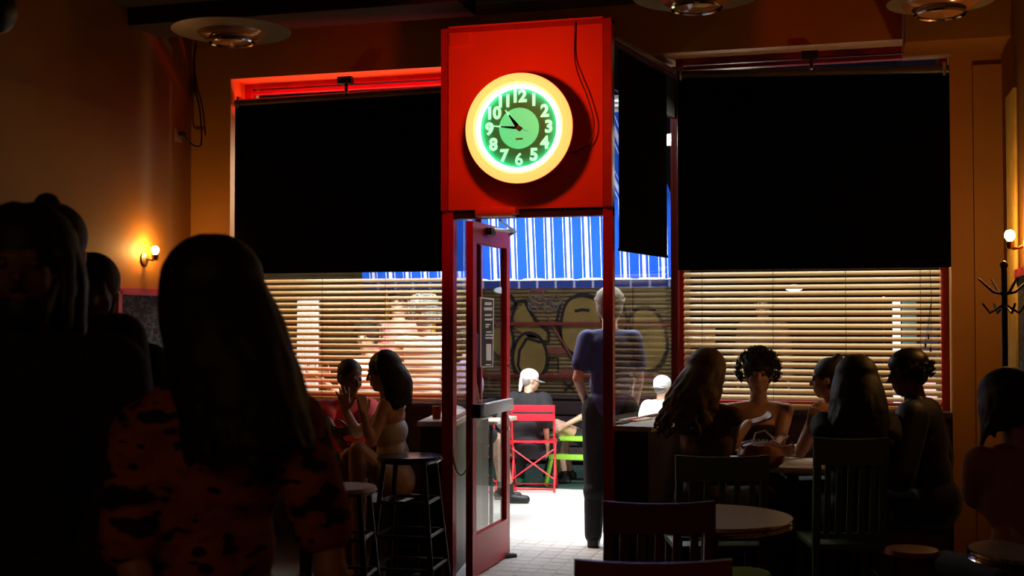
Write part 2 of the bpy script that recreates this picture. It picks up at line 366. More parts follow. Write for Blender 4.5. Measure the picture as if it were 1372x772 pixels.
# little motors / cameras and rails under the header
def header_device(label, px, py):
    c = P(px, py, y=8.24); t = thing('sensor', label, 'sensor', c, 0)
    MB().box((0, 0, 0), (0.11, 0.06, 0.055), bevel=0.008).build('housing', M_BLACK, t)
    MB().cyl((0.01, -0.01, -0.02), (0.01, -0.01, -0.09), 0.012, seg=10).build('stem', M_BLACK, t)
    MB().ball((0.01, -0.01, -0.09), 0.018, 10, 7).build('lens', M_CHROME, t)
header_device('small black box sensor under the red-lit header of the left window', 463, 108)
header_device('small black box sensor under the header of the right window', 1085, 74)
solo('shade_rail', MB().bx(P(340, 128, y=8.4).x, AX0 - 0.02, 8.44, 8.46, 3.225, 3.25), M_STEEL, 'thin metal rail above the black shade of the left window', 'rail')

# ------------------------------------------------------------------ entrance alcove
ZD = P(700, 291, y=7.2).z; ZT = P(700, 33, y=7.2).z; FZ = P(822, 43, D=7.32).z
alc = MB()
for (px0, px1) in ((592, 607), (808, 821)):
    a = P(px0, 432, y=7.2).x; b = P(px1, 432, y=7.2).x
    alc.bx(a, b, 7.2, 7.27, 0, ZT)
door_frame = struct('door_1', alc, M_RED)
xa, xb = P(592, 432, y=7.2).x, P(821, 432, y=7.2).x
MB().bx(xa, xb, 7.205, 7.275, ZD, P(700, 280, y=7.2).z).build('door_head', M_DARKWOOD, door_frame)
pan = MB().bx(P(602, 100, y=7.2).x, P(808, 100, y=7.2).x, 7.185, 7.26, P(700, 280, y=7.2).z, P(700, 30, y=7.2).z)
pan.build('transom_panel', M_REDP, door_frame)
MB().bx(xa, xb, 7.18, 7.27, ZT - 0.03, ZT).bx(xa, xa + 0.04, 7.175, 7.2, P(700, 280, y=7.2).z, ZT).bx(xb - 0.05, xb, 7.175, 7.2, P(700, 280, y=7.2).z, ZT).build('panel_frame', mat('dark_red_paint', (0.45, 0.03, 0.015), 0.5), door_frame)
MB().bx(P(603, 50, y=7.18).x, P(629, 50, y=7.18).x, 7.172, 7.186, P(600, 62, y=7.18).z, P(600, 45, y=7.18).z).build('patch_plate', M_REDP, door_frame)
# bracket with pale underside over the door
mk = MB().bx(P(636, 285, y=7.1).x, P(690, 285, y=7.1).x, 7.10, 7.2, P(660, 287, y=7.1).z, P(660, 278, y=7.1).z, bevel=0.006)
mk.build('door_sensor', M_REDP, door_frame)
MB().bx(P(637, 285, y=7.1).x, P(686, 285, y=7.1).x, 7.10, 7.19, P(660, 290, y=7.1).z, P(660, 287.2, y=7.1).z).build('sensor_lens', M_ALU, door_frame)
struct('trim_5', MB().poly([(AX0, 7.26, FZ), (AX1, 7.26, FZ), (BX1, 8.75, FZ), (BX0, 8.75, FZ)], (0, 0, 1), 0.03), M_CEIL)
# alcove side walls: knee wall, ledge, framed glass
def side(name, A, B, out, strip, wl):
    A = V((*A, 0)); B = V((*B, 0)); d = (B - A).normalized(); n = V((-d.y, d.x, 0)) * out
    kz = P(823, 571, D=7.32).z
    def slab(m, u0, u1, w0, w1, z0, z1):
        L = (B - A).length
        p = [A + d * (L * u0) + n * w0, A + d * (L * u1) + n * w0, A + d * (L * u1) + n * w1, A + d * (L * u0) + n * w1]
        lo = [m.bm.verts.new((q.x, q.y, z0)) for q in p]; hi = [m.bm.verts.new((q.x, q.y, z1)) for q in p]
        m.bm.faces.new(lo[::-1]); m.bm.faces.new(hi)
        for k in range(4): m.bm.faces.new((lo[k], lo[(k + 1) % 4], hi[(k + 1) % 4], hi[k]))
        return m
    m = MB(); slab(m, 0.0, 1, -0.03, wl - .02, 0, kz - 0.03)
    w = struct(name, m, M_DARKWOOD)
    slab(MB(), 0.0, 1, -0.04, wl, kz - 0.03, kz).build('ledge', M_LEDGE, w)
    fm = MB()
    slab(fm, 0.97, 1.0, -0.025, 0.025, kz, FZ); slab(fm, 0.0, 1, -0.02, 0.02, FZ - 0.05, FZ); slab(fm, 0, 1, -0.02, 0.02, kz, kz + 0.012)
    fm.build('glass_frame', mat('dim_red_frame', (0.16, 0.02, 0.02), 0.3), w)
    slab(MB(), 0.04, 0.97, -0.004, 0.004, kz + .012, 2.98).build('pane', M_GLASS, w)
    slab(MB(), 0.02, 0.97, -0.012, 0.012, 2.98, FZ - .05).build('upper_panel', M_BLACK, w)
    if strip: slab(MB(), 0.0, 1.0, 0.03, 0.05, FZ - 0.035, FZ - 0.015).build('metal_strip', M_STEEL, w)
    return d, n, kz, slab
dR, nR, KZ, slabR = side('wall_alcove_right', (AX1, 7.24), (BX1, 8.5), -1, True, .26)
dL, nL, _, slabL = side('wall_alcove_left', (AX0, 7.24), (BX0, 8.5), 1, False, .20)
zs = P(828, 337, D=7.4).z
t = thing('roller_shade', 'narrow black shade hanging beside the alcove glass, right of the clock panel', 'shade', (AX1, 7.24, zs), 0, 'black roller shades')
m = MB(); slabR(m, 0.0, 0.70, 0.06, 0.064, zs, FZ - 0.1); m.build('cloth', M_SHADE, t, world=True)
m = MB(); slabR(m, 0.0, 0.70, 0.054, 0.07, zs, zs + 0.016); m.build('hem_bar', M_SHADE, t, world=True)
struct('floor_alcove', MB().bx(AX0 - 0.25, BX1 + 0.1, 7.25, 8.75, -0.1, 0.0), None).data.materials.append(M_CONC)

# the open glass door (leaf > rails, pane, push bar, pull, closer, poster stuck on it is its own thing)
h0 = P(629, 432, D=7.55); h1 = P(679, 432, D=8.32); h0.z = h1.z = 0
dd = (h1 - h0); DL = dd.length; dd.normalize(); dn = V((dd.y, -dd.x, 0))      # dn points to the camera's right
rz = math.atan2(dd.y, dd.x)
DH = P(629, 296, D=7.55).z
leaf = struct('door_2', MB().bx(0, 0.075, -0.022, 0.022, 0.012, DH).bx(DL - 0.075, DL, -0.022, 0.022, 0.012, DH).bx(0.075, DL - 0.075, -0.022, 0.022, 0.012, 0.26).bx(0.075, DL - 0.075, -0.022, 0.022, DH - 0.13, DH).bx(0.075, DL - 0.075, -0.02, 0.02, 0.98, 1.04), M_RED)
leaf.location = h0; leaf.rotation_euler = (0, 0, rz)
MB().bx(0.075, DL - 0.075, -0.004, 0.004, 0.26, 0.98).build('pane', M_GLASS, leaf)
MB().bx(0.075, DL - 0.075, -0.004, 0.004, 1.04, DH - 0.13).build('pane', M_GLASS, leaf)
pb = MB().box((0.34, -0.065, 1.03), (0.66, 0.045, 0.075), bevel=0.006); pb.build('push_bar', M_ALU, leaf)
MB().box((0.0, -0.06, 1.03), (0.10, 0.055, 0.085), bevel=0.006).build('push_bar_case', M_BLACK, leaf)
hd = MB().tube([(DL - .04, 0.02, 1.28), (DL - .04, 0.09, 1.28), (DL - .30, 0.09, 1.28)], 0.010, 8).tube([(DL - .04, 0.02, 0.94), (DL - .04, 0.09, 0.94), (DL - .30, 0.09, 0.94)], 0.010, 8)
hd.build('pull_handle', M_CHROME, leaf)
for z in (1.28, 0.94, 0.86): MB().cyl((DL - .045, -0.03, z), (DL - 0.045, -0.02, z), 0.014, seg=12).build('bolt', M_CHROME, leaf)
cl = MB().box((0.30, -0.045, DH - 0.045), (0.10, 0.04, 0.045), bevel=0.006); cl.build('closer_box', M_BLACK, leaf)
MB().tube([(0.30, -0.06, DH - 0.03), (0.66, -0.10, DH - 0.02), (DL - .16, -0.06, DH - 0.05)], 0.011, 8).tube([(0.66, -0.10, DH - 0.02), (0.12, -0.16, DH + 0.01)], 0.008, 8).build('closer_arm', M_STEEL, leaf)
solo('door_wedge', MB().beam(P(672, 746, z=0.015), P(690, 744, z=0.015), 0.05, 0.022), M_BLACK, 'small dark wedge on the floor holding the red glass door open', 'wedge')
c = [P(605 + 13 * (1 - math.cos(k / 12 * math.pi)), 560 + 77 * math.sin(k / 12 * math.pi) ** 0.6, D=7.45) for k in range(13)]
solo('cable', MB().tube(c, 0.0045, 8), mat('grey_cable', (0.12, 0.12, 0.12), 0.5), 'thin grey cable looping between the post and the open door', 'cable')
# poster hanging behind the door glass
def PQ(px, py):
    r = P(px, py, D=1.0) - V((0, 0, CZ)); o_ = h0 + dn * 0.007
    k_ = dn.dot(o_) / dn.dot(V((r.x, r.y, 0))); return V((0, 0, CZ)) + r * k_
po = thing('poster', 'tall narrow black poster with white lines of print on the door glass', 'poster', PQ(654, 492))
nrm = dn
MB().poly([PQ(643, 398), PQ(661, 400), PQ(660, 492), PQ(643, 492)], nrm, 0.004).build('sheet', M_PAPER, po, world=True)
nf = nrm * 0.0045
MB().poly([PQ(644.4, 400) + nf, PQ(659.6, 402) + nf, PQ(658.6, 490.5) + nf, PQ(644.2, 490.5) + nf], nrm, 0.002).build('black_print', M_BLACK, po, world=True)
m = MB(); nf = nrm * 0.007
for x0, x1, y0, y1 in ((648, 657, 405, 409), (647, 658, 412, 416), (648, 657, 421, 423.4), (648, 658, 427, 429.4), (649, 655, 434, 436), (649, 653, 437, 439), (650, 657, 444, 446), (649, 658.5, 448, 450), (648.5, 658.5, 452, 454), (650, 656.5, 461, 483), (649, 656.5, 488, 489.6)):
    m.poly([PQ(x0, y0) + nf, PQ(x1, y0) + nf, PQ(x1, y1) + nf, PQ(x0, y1) + nf], nrm, 0.001)
m.build('white_print', M_PAPER, po, world=True)

# ------------------------------------------------------------------ neon clock
cc = P(695.5, 172, y=7.04)
ck = thing('wall_clock', 'round neon wall clock with glowing yellow ring and green face on red panel', 'clock', cc)
CM = Matrix.Translation((0, 0, 0)) @ Matrix.Rotation(R(90), 4, 'X')     # lathe axis Z -> world -Y (towards the room)
def ring(prof, name, m_, seg=72):
    return MB().lathe(prof, CM, seg).build(name, m_, ck)
k = 1650 / 7.28
ring([(0.0, -0.145), (0.20, -0.145), (0.24, -0.10), (0.30, -0.03), (0.333, 0.0), (0.331, 0.012), (0.322, 0.012), (0.3, -0.02), (0, -0.03)], 'housing', mat('red_rim_metal', (0.75, 0.10, 0.04), 0.35, 0.2))
ring([(0.329, 0.014), (0.325, 0.03), (0.305, 0.046), (0.275, 0.040), (0.258, 0.018), (0.258, 0.0), (0.329, 0.0)], 'glowing_ring', mat('amber_neon_dish', (0.9, 0.6, 0.2), 0.5, emit=(1.0, 0.66, 0.16), estr=1.05, var=0.03))
ring([(0.246 + 0.011 * math.cos(a * math.pi / 8), 0.018 + 0.011 * math.sin(a * math.pi / 8)) for a in range(17)], 'neon_tube', mat('white_green_neon', (0.6, 1, 0.85), 0.4, emit=(0.50, 1.0, 0.78), estr=6.0))
ring([(0, 0.0), (0.262, 0.0), (0.262, -0.02), (0, -0.02)], 'dial', mat('dark_green_dial', (0.0, 0.40, 0.15), 0.6, var=0.05))
ring([(0, 0.004), (0.122, 0.004), (0.122, 0.0)], 'dial_centre', mat('pale_green_disc', (0.02, 0.75, 0.30), 0.5, var=0.02, emit=(0.10, 0.80, 0.28), estr=0.75))
M_NUM = mat('pale_green_numeral', (0.25, 1.0, 0.6), 0.5, var=0.02, emit=(0.35, 1.0, 0.6), estr=0.9)
def text_mesh(s, size, weight):
    cu = bpy.data.curves.new('txt', 'FONT'); cu.body = s; cu.size = size; cu.extrude = 0.001; cu.offset = weight; cu.align_x = 'CENTER'; cu.align_y = 'CENTER'; cu.space_character = 0.92
    o = bpy.data.objects.new('txt', cu); COL.objects.link(o); bpy.context.view_layer.update()
    me = bpy.data.meshes.new_from_object(o.evaluated_get(bpy.context.evaluated_depsgraph_get()))
    bpy.data.objects.remove(o); return me
for h in range(1, 13):
    a = R(90 - 30 * h); rr = 0.183
    me = text_mesh(str(h), 0.100, 0.0042 if h != 6 else 0.0018); o = link_mesh('numeral', me, M_NUM, ck)
    o.rotation_euler = (R(90), 0, 0); o.location = (rr * math.cos(a), -0.005, rr * math.sin(a) * 1.03)
def hand(name, ang, L, w, tail, hgt, tipcol=False):
    a = R(90 - ang); u = V((math.cos(a), 0, math.sin(a))); s_ = V((-u.z, 0, u.x)); n = V((0, -1, 0)); b0 = n * hgt
    return MB().poly([b0 - u * tail - s_ * w * .4, b0 - u * tail + s_ * w * .4, b0 + u * L * .25 + s_ * w * .62, b0 + u * L + s_ * w * .16, b0 + u * L - s_ * w * .16, b0 + u * L * .25 - s_ * w * .62], n, 0.002).build(name, M_SHADE, ck)
hand('hour_hand', 323.5, 0.105, 0.020, 0.02, 0.010); hand('minute_hand', 276.5, 0.13, 0.013, 0.025, 0.014)
MB().quadstrip([V((0, 0, 0)) + V((math.cos(R(173.5)), 0, math.sin(R(173.5)))) * r_ + V((0, -0.015, 0)) for r_ in (0.11, 0.205)], [0.010, 0.004], (0, -1, 0), 0.002).build('minute_hand_tip', M_NUM, ck)
MB().quadstrip([V((0, 0, 0)) + V((math.cos(R(126.5)), 0, math.sin(R(126.5)))) * r_ + V((0, -0.011, 0)) for r_ in (0.1, 0.14)], [0.012, 0.004], (0, -1, 0), 0.002).build('hour_hand_tip', M_NUM, ck)
MB().quadstrip([V((-0.01, -0.018, 0.004)), V((0.062, -0.018, -0.022))], 0.0022, (0, -1, 0), 0.001).build('second_hand', M_BLACK, ck)
MB().lathe([(0, 0.02), (0.014, 0.02), (0.016, 0.004)], CM, 16).build('hub', M_BLACK, ck)
MB().box((0.002, -0.0055, -0.064), (0.044, 0.001, 0.011)).build('maker_mark', mat('mark_green', (0.03, 0.45, 0.1), 0.6), ck)
cc2 = [P(771, 30, y=7.175), P(770, 75, y=7.17), P(775, 100, y=7.15), P(787, 130, y=7.15), P(796, 165, y=7.15), P(790, 190, y=7.15), P(775, 202, y=7.16), P(765, 203, y=7.17)]
def smooth_path(p, n=6):
    out = []
    for i in range(len(p) - 1):
        p0 = p[max(i - 1, 0)]; p1 = p[i]; p2 = p[i + 1]; p3 = p[min(i + 2, len(p) - 1)]
        for k in range(n):
            u = k / n; out.append(0.5 * ((2 * p1) + (p2 - p0) * u + (2 * p0 - 5 * p1 + 4 * p2 - p3) * u * u + (3 * p1 - p0 - 3 * p2 + p3) * u ** 3))
    return out + [p[-1]]
solo('power_cord', MB().tube(smooth_path(cc2), 0.004, 6), M_BLACK, 'black cord running down the red panel to the neon clock', 'cord')
pts = [P(262, 58, y=8.28), P(259, 90, y=8.28), P(262, 120, y=8.28), P(268, 150, y=8.27), P(270, 190, y=8.25), P(263, 196, y=8.2), P(253, 190, x=XL + .03), P(246, 181, x=XL + .03), P(240, 180, x=XL + .03)]
solo('power_cord', MB().tube(smooth_path(pts), 0.006, 6), M_BLACK, 'black cord hanging in the left room corner down to a wall socket', 'cord')
so = P(238, 181, x=XL); t = thing('wall_socket', 'small wall socket with a plug beside the left corner', 'socket', so)
MB().box((0.008, 0, 0), (0.014, 0.09, 0.10), bevel=0.004).build('plate', mat('beige_plastic', (0.4, 0.22, 0.12), 0.5), t); MB().box((0.035, 0.0, 0.01), (0.05, 0.035, 0.03), bevel=0.004).build('plug', M_BLACK, t)

# ------------------------------------------------------------------ sconces, pictures, coat stand, ceiling lamps
def sconce(label, wallx, side_, px, py, power):
    c = P(px, py, x=wallx + side_ * 0.09); b = V((wallx, c.y, c.z - 0.05))
    t = thing('wall_lamp', label, 'lamp', b)
    MB().lathe([(0, 0.0), (0.045, 0.0), (0.048, 0.012), (0.03, 0.022), (0, 0.024)], Matrix.Rotation(R(90) * side_, 4, 'Y'), 24).build('backplate', M_BRASS, t)
    MB().tube([(0.02 * side_, 0, 0), (0.07 * side_, 0, -0.012), (0.09 * side_, 0, 0.0), (0.09 * side_, 0, 0.02)], 0.009, 8).build('arm', M_BRASS, t)
    MB().lathe([(0, -0.015), (0.017, -0.012), (0.024, 0.01), (0.022, 0.028), (0, 0.028)], Matrix.Translation((0.09 * side_, 0, 0)), 20).build('socket', M_BRASS, t)
    bulb = MB().lathe([(0.012, 0.028), (0.014, 0.034), (0.026, 0.052), (0.027, 0.066), (0.019, 0.083), (0, 0.09)], Matrix.Translation((0.09 * side_, 0, 0)), 24).build('bulb', M_BULB, t)
    L = light('bulb_light', 'POINT', (0.09 * side_, 0, 0.06), power, (1.0, 0.50, 0.14), 0.026); L.parent = t
sconce('bare bulb wall lamp glowing on the left orange wall', XL, 1, 208, 337, 8)
sconce('bare bulb wall lamp on the right wall above the coat stand', XR, -1, 1353, 318, 13)
def picture(label, pts4, m_in, dark):
    c = (pts4[0] + pts4[2]) / 2; t = thing('framed_picture', label, 'picture', V((c.x, c.y, min(p.z for p in pts4))))
    n = (pts4[1] - pts4[0]).cross(pts4[3] - pts4[0]).normalized()
    if n.dot(V((0, 0, CZ)) - c) < 0: n = -n
    ctr = sum(pts4, V()) / 4
    m = MB()
    for i in range(4):
        a = pts4[i]; b = pts4[(i + 1) % 4]; m.beam(a + n * .015, b + n * .015, 0.03, 0.045, up=(b - a).cross(n))
    m.build('frame', M_RED, t, world=True)
    MB().poly([p + (ctr - p) * 0.04 + n * .004 for p in pts4], n, 0.006).build('print', m_in, t, world=True)
    return t, n
A = P(158, 390, x=XL + .01); B = P(225, 388, x=XL + .01); zt_ = A.z; zb_ = P(158, 498, x=XL + .01).z
pm = patches_mat('dark_photo_print', [(0.0, (0.03, 0.035, 0.04)), (0.48, (0.10, 0.10, 0.10)), (0.58, (0.02, 0.02, 0.022)), (0.68, (0.2, 0.19, 0.18))], 9)
picture('red framed dark photograph under the left wall lamp', [V((XL, A.y, zb_)), V((XL, B.y, zb_)), V((XL, B.y, zt_)), V((XL, A.y, zt_))], pm, 1)
A = P(1361, 368, x=XR - .01); B = P(1400, 368, x=XR - .01)
picture('red framed dark picture on the right wall below the lamp', [V((XR, A.y, 1.05)), V((XR, B.y, 1.05)), V((XR, B.y, A.z)), V((XR, A.y, A.z))], pm, 1)
# pleated pale strip (curtain) on the right wall
a = P(1352, 300, x=XR - 0.02).y; b = P(1362, 300, x=XR - .02).y
m = MB()
for i in range(6): m.tube([(XR - 0.02, a + (b - a) * i / 5 * 0.9 + 0.02 * math.sin(z * 2 + i), z) for z in (0.95, 1.3, 1.7, 2.1, 2.5, 2.9)], 0.014, 6)
solo('curtain', m, mat('yellow_curtain', (0.55, 0.36, 0.08), 0.8), 'narrow yellow pleated curtain on the right wall behind the coat stand', 'curtain')
cs = P(1346, 432, D=6.5); t = thing('coat_stand', 'dark metal coat stand with curved hooks in the right corner', 'coat stand', (cs.x, cs.y, 0))
zt_ = P(1346, 355, D=6.5).z
MB().cyl((0, 0, 0.02), (0, 0, zt_), 0.016, seg=12).ball((0, 0, zt_), 0.022, 10, 7).build('pole', M_BLACK, t)
for k_ in range(4):
    a = R(90 * k_ + 20); u = V((math.cos(a), math.sin(a), 0))
    MB().tube([u * 0.01 + V((0, 0, 1.72)), u * 0.06 + V((0, 0, 1.73)), u * 0.14 + V((0, 0, 1.80))], [0.008, 0.008, 0.006], 7).build('hook', M_BLACK, t)
    MB().tube([u * 0.01 + V((0, 0, 1.66)), u * 0.08 + V((0, 0, 1.62)), u * 0.12 + V((0, 0, 1.67))], [0.007, 0.007, 0.006], 7).build('hook', M_BLACK, t)
    MB().tube([V((0, 0, 0.25)), u * 0.12 + V((0, 0, 0.10)), u * 0.20 + V((0, 0, 0.012))], 0.012, 7).build('foot', M_BLACK, t)
def ceiling_lamp(label, px, py, z, rad, ps):
    c = P(px, py, z=z); t = thing('ceiling_lamp', label, 'lamp', c, 0)
    MB().lathe([(0.16, 0.0), (rad, 0.012), (rad, 0.018), (0.16, 0.008), (0.16, 0.0)], None, 56).build('glass_disc', M_FROST, t)
    MB().lathe([(0, -0.062), (0.07, -0.060), (0.115, -0.045), (0.125, -0.03), (0.165, -0.02), (0.20, 0.01), (0.19, 0.04), (0.10, 0.06), (0, 0.065)], None, 48).build('bowl', M_BOWL, t)
    MB().lathe([(0.115, -0.052), (0.125, -0.058), (0.133, -0.050), (0.125, -0.040)], None, 48).build('bowl_ring', M_CHROME, t)
    MB().cyl((0, 0, 0.05), (0, 0, ZC - c.z), 0.012, seg=10).build('stem', M_BLACK, t)
    MB().lathe([(0, ZC - c.z - 0.04), (0.05, ZC - c.z - 0.03), (0.06, ZC - c.z), (0, ZC - c.z)], None, 20).build('canopy', M_BLACK, t)
ceiling_lamp('unlit glass disc ceiling lamp left of the clock', 310, 45, 3.22, 0.335, 0)
ceiling_lamp('unlit glass disc ceiling lamp just right of the clock panel', 933, -2, 3.22, 0.325, 0)
ceiling_lamp('unlit glass disc ceiling lamp at the top right, cut by the picture edge', 1260, 6, 3.22, 0.27, 0)
q = P(-6, 12, D=4.0)
t = thing('loudspeaker', 'black loudspeaker hanging at the top left picture edge', 'speaker', q)
MB().ball((0, 0, 0), (0.06, 0.08, 0.08), 24, 14).build('cabinet', M_BLACK, t); MB().cyl((0, 0, 0.06), (0, 0, ZC - q.z), 0.012, seg=10).build('bracket', M_BLACK, t)
MB().lathe([(0, 0.0), (0.03, 0.0), (0.04, -0.008)], Matrix.Translation((0.0, -0.075, 0)) @ Matrix.Rotation(R(90), 4, 'X'), 20).build('cone', M_STEEL, t)
# ------------------------------------------------------------------ the street outside
struct('pavement', MB().bx(-12, 6, 8.75, 11.35, -0.1, 0.0), M_CONC)
struct('street_ground', MB().bx(-14, 9, 11.35, 24, -0.12, -0.005), M_TURF)
# paving joints: slabs in front of the door
slab_root = struct('floor_threshold', MB().bx(AX0, AX1, 7.2, 7.26, 0.0, 0.008), M_STEEL)
me = MB().box((0, 0, 0), (0.112, 0.112, 0.008), bevel=0.002).mesh('floor_tile'); me.materials.append(M_CONC)
ap = bpy.data.objects['floor_alcove']
yy = 7.33
while yy < 8.7:
    xx = AX0 - 0.12 + 0.06
    while xx < AX1 + 0.2:
        u = (yy - 7.24) / 1.26
        if AX0 + (BX0 - AX0) * u + 0.1 < xx < AX1 + (BX1 - AX1) * u - 0.09:
            o = bpy.data.objects.new('floor_tile', me); COL.objects.link(o); o.parent = ap; o.location = (xx, yy, -0.001 + random.uniform(-.0006, .0006))
        xx += 0.12
    yy += 0.12

# awning: sloped striped cloth, valance, arms
BLUE = (0.012, 0.075, 0.50); WHT = (0.72, 0.74, 0.92); NAVY = (0.01, 0.02, 0.10)
M_AWN = stripes_mat('blue_white_stripes', 0, 0.165, [(0.0, BLUE), (0.40, WHT), (0.43, BLUE), (0.56, (0.5, 0.5, 0.75)), (0.74, BLUE), (0.87, WHT), (0.90, BLUE)], trans=0.35)
M_VAL = stripes_mat('navy_valance', 0, 0.165, [(0.0, (0.003, 0.006, 0.035)), (0.88, (0.05, 0.055, 0.09))])
ya, yb = 8.80, 10.3; zk = 2.62
al = P(480, 372, y=yb); ar = P(901, 372, y=yb); za = 3.12; zf = P(745, 374, y=yb).z
t = thing('awning', 'blue and white striped awning over the pavement outside the door', 'awning', (al.x, ya, zf))
m = MB(); nx = 110; rowsv = []
for i in range(nx + 1):
    x = al.x + (ar.x - al.x) * i / nx
    rowsv.append([m.bm.verts.new((x, ya + (yb - ya) * k / 5, za + (zk - za) * k / 5 - 0.02 * math.sin(math.pi * k / 5))) for k in range(6)] + [m.bm.verts.new((x, yb + 0.02 * k + 0.014 * math.sin(i * 0.63) * k / 5, zk + (zf - zk) * k / 5)) for k in range(1, 6)])
for A_, B_ in zip(rowsv, rowsv[1:]):
    for k_ in range(10): m.bm.faces.new((A_[k_], B_[k_], B_[k_ + 1], A_[k_ + 1]))
m.build('cloth', M_AWN, t, world=True)
m = MB(); m.bx(al.x, ar.x, yb + .1, yb + 0.106, zf - 0.075, zf - 0.01); m.build('valance', M_VAL, t, world=True)
MB().cyl((al.x, yb + .1, zf), (ar.x, yb + .1, zf), 0.011, seg=10).build('front_bar', M_ALU, t, world=True)
MB().cyl((al.x, ya, za + .03), (ar.x, ya, za + .03), 0.05, seg=14).build('roller_tube', M_ALU, t, world=True)
for x in (al.x + 0.1, ar.x - 0.1): MB().cyl((x, ya, za - 0.45), (x, yb, zk - .02), 0.015, seg=8).build('arm', M_ALU, t, world=True)
# the lamp tubes fixed above the shop front
for x, ln in ((-1.9, 1.5), (-3.6, 1.5), (0.6, 1.5)):
    yl = 8.79
    t = thing('strip_lamp', 'white tube lamp on the shop front outside, hidden above the %s' % {-1.9: 'open door', -3.6: 'left window', 0.6: 'right window'}[x], 'lamp', (x, yl, 3.16))
    MB().box((0, 0, 0.03), (ln, 0.08, 0.05), bevel=0.01).build('housing', M_ALU, t)
    MB().cyl((-ln / 2 + .02, 0, -0.01), (ln / 2 - .02, 0, -0.01), 0.016, seg=10).build('tube', mat('lit_tube', (1, 1, 1), 0.3, emit=(0.95, 0.98, 1), estr=4), t)

# roll shutter with graffiti across the pavement
YG = 13.6
M_SHUT = mat('tan_shutter', (0.23, 0.16, 0.065), 0.5, var=0.3, scale=3)
t = thing('roll_shutter', 'tan ribbed roll shutter covered in graffiti, across the pavement', 'shutter', (-3, YG, 0.55))
m = MB(); z = 0.55; H_ = 2.75; rows = []
x0, x1 = -8.0, P(925, 432, y=13.6).x
prof = []
while z < H_:
    prof += [(YG, z), (YG - 0.012, z + 0.008), (YG - 0.016, z + 0.022), (YG - 0.006, z + 0.036), (YG, z + 0.040)]; z += 0.045
A_ = [m.bm.verts.new((x0, y, z)) for y, z in prof]; B_ = [m.bm.verts.new((x1, y, z)) for y, z in prof]
for i in range(len(prof) - 1): m.bm.faces.new((A_[i], B_[i], B_[i + 1], A_[i + 1]))
o = m.build('ribbed_sheet', M_SHUT, t, world=True); o['kind'] = 'stuff'
for zz, px in ((P(740, 434, y=YG).z, 0), (P(740, 504, y=YG).z, 0)): MB().bx(x0, x1, YG - 0.05, YG - 0.02, zz - 0.018, zz + 0.018).build('red_rail', mat('dull_red', (0.22, 0.03, 0.025), 0.5), t, world=True)
yg = YG - 0.022
def G(px, py, dy=0): return P(px, py, y=yg - dy)
def blob_outline(c, rx, ry, wob, n=30, a0=0, a1=360, ph=0):
    return [(c[0] + rx * math.cos(R(a0 + (a1 - a0) * i / n)) * (1 + wob * math.sin(3 * R(a0 + (a1 - a0) * i / n) + ph)), c[1] + ry * math.sin(R(a0 + (a1 - a0) * i / n)) * (1 + wob * math.sin(2 * R(a0 + (a1 - a0) * i / n) + ph))) for i in range(n + 1)]
M_YEL = mat('ochre_spray_paint', (0.30, 0.20, 0.05), 0.6, var=0.2, scale=5)
M_INK = mat('black_spray_paint', (0.012, 0.010, 0.009), 0.6)
M_PNK = mat('dusty_red_spray_paint', (0.26, 0.07, 0.05), 0.6)
fills = [blob_outline((710, 478), 21, 30, 0.03), blob_outline((782, 437), 31, 40, 0.05, ph=1), [(688, 420), (702, 407), (716, 432), (733, 444), (731, 456), (708, 452), (690, 440)], blob_outline((672, 455), 14, 22, 0.04), blob_outline((865, 455), 26, 40, 0.05), blob_outline((545, 455), 30, 36, 0.04)]
for f in fills:
    if f[0] == f[-1] or (abs(f[0][0] - f[-1][0]) < .1): f = f[:-1]
    MB().poly([G(*q) for q in f], (0, -1, 0), 0.002).build('painted_fill', M_YEL, t, world=True)
lines = [blob_outline((710, 478), 23, 32, 0.03), blob_outline((784, 437), 34, 44, 0.05, ph=1), [(684, 415), (694, 404), (704, 402), (708, 414), (722, 434), (736, 446), (735, 458), (722, 458), (706, 453)], [(706, 453), (696, 470), (694, 490), (699, 500)],
         [(752, 402), (746, 430), (752, 455), (764, 476), (780, 492)], [(770, 417), (780, 415), (790, 416)], [(684, 395), (692, 408), (686, 425), (684, 440)], blob_outline((672, 455), 16, 24, 0.04), blob_outline((865, 455), 29, 44, 0.05), blob_outline((545, 455), 33, 39, 0.04),
         [(800, 400), (806, 430), (812, 470), (800, 505)], [(830, 395), (845, 440), (832, 490)]]
for l in lines[:-0 or None]: MB().quadstrip([G(*q, .004) for q in l], 0.034, (0, -1, 0), 0.002).build('painted_outline', M_INK, t, world=True)
rr = random.Random(3)
for i in range(9):
    c = (722 + rr.uniform(-8, 22), 403 + rr.uniform(-9, 9)); MB().quadstrip([G(*q, .006) for q in blob_outline(c, rr.uniform(5, 9), rr.uniform(5, 8), 0.1, 14, 0, rr.uniform(250, 350))], 0.014, (0, -1, 0), 0.002).build('painted_scribble', mat('pale_spray_paint', (0.22, 0.17, 0.16), 0.6), t, world=True)
for q in [[(733, 425), (752, 455), (770, 485)], [(735, 480), (733, 496)], [(735, 480), (748, 480), (748, 496)], [(733, 489), (748, 489)], [(755, 512), (770, 522)], [(770, 510), (756, 523)]]:
    MB().quadstrip([G(*p_, .006) for p_ in q], 0.02, (0, -1, 0), 0.002).build('painted_scribble', M_PNK if q[0] == (733, 425) else M_INK, t, world=True)
for q in [(745, 470, 16, 5), (738, 505, 8, 5), (722, 388, 10, 4), (760, 500, 12, 6), (640, 500, 12, 8)]:
    MB().poly([G(*p_) for p_ in blob_outline(q[:2], q[2], q[3], 0.1, 12)[:-1]], (0, -1, 0), 0.001).build('painted_fill', M_PNK, t, world=True)
M_PURP = mat('dark_bench_wood', (0.07, 0.045, 0.05), 0.5, var=0.2)
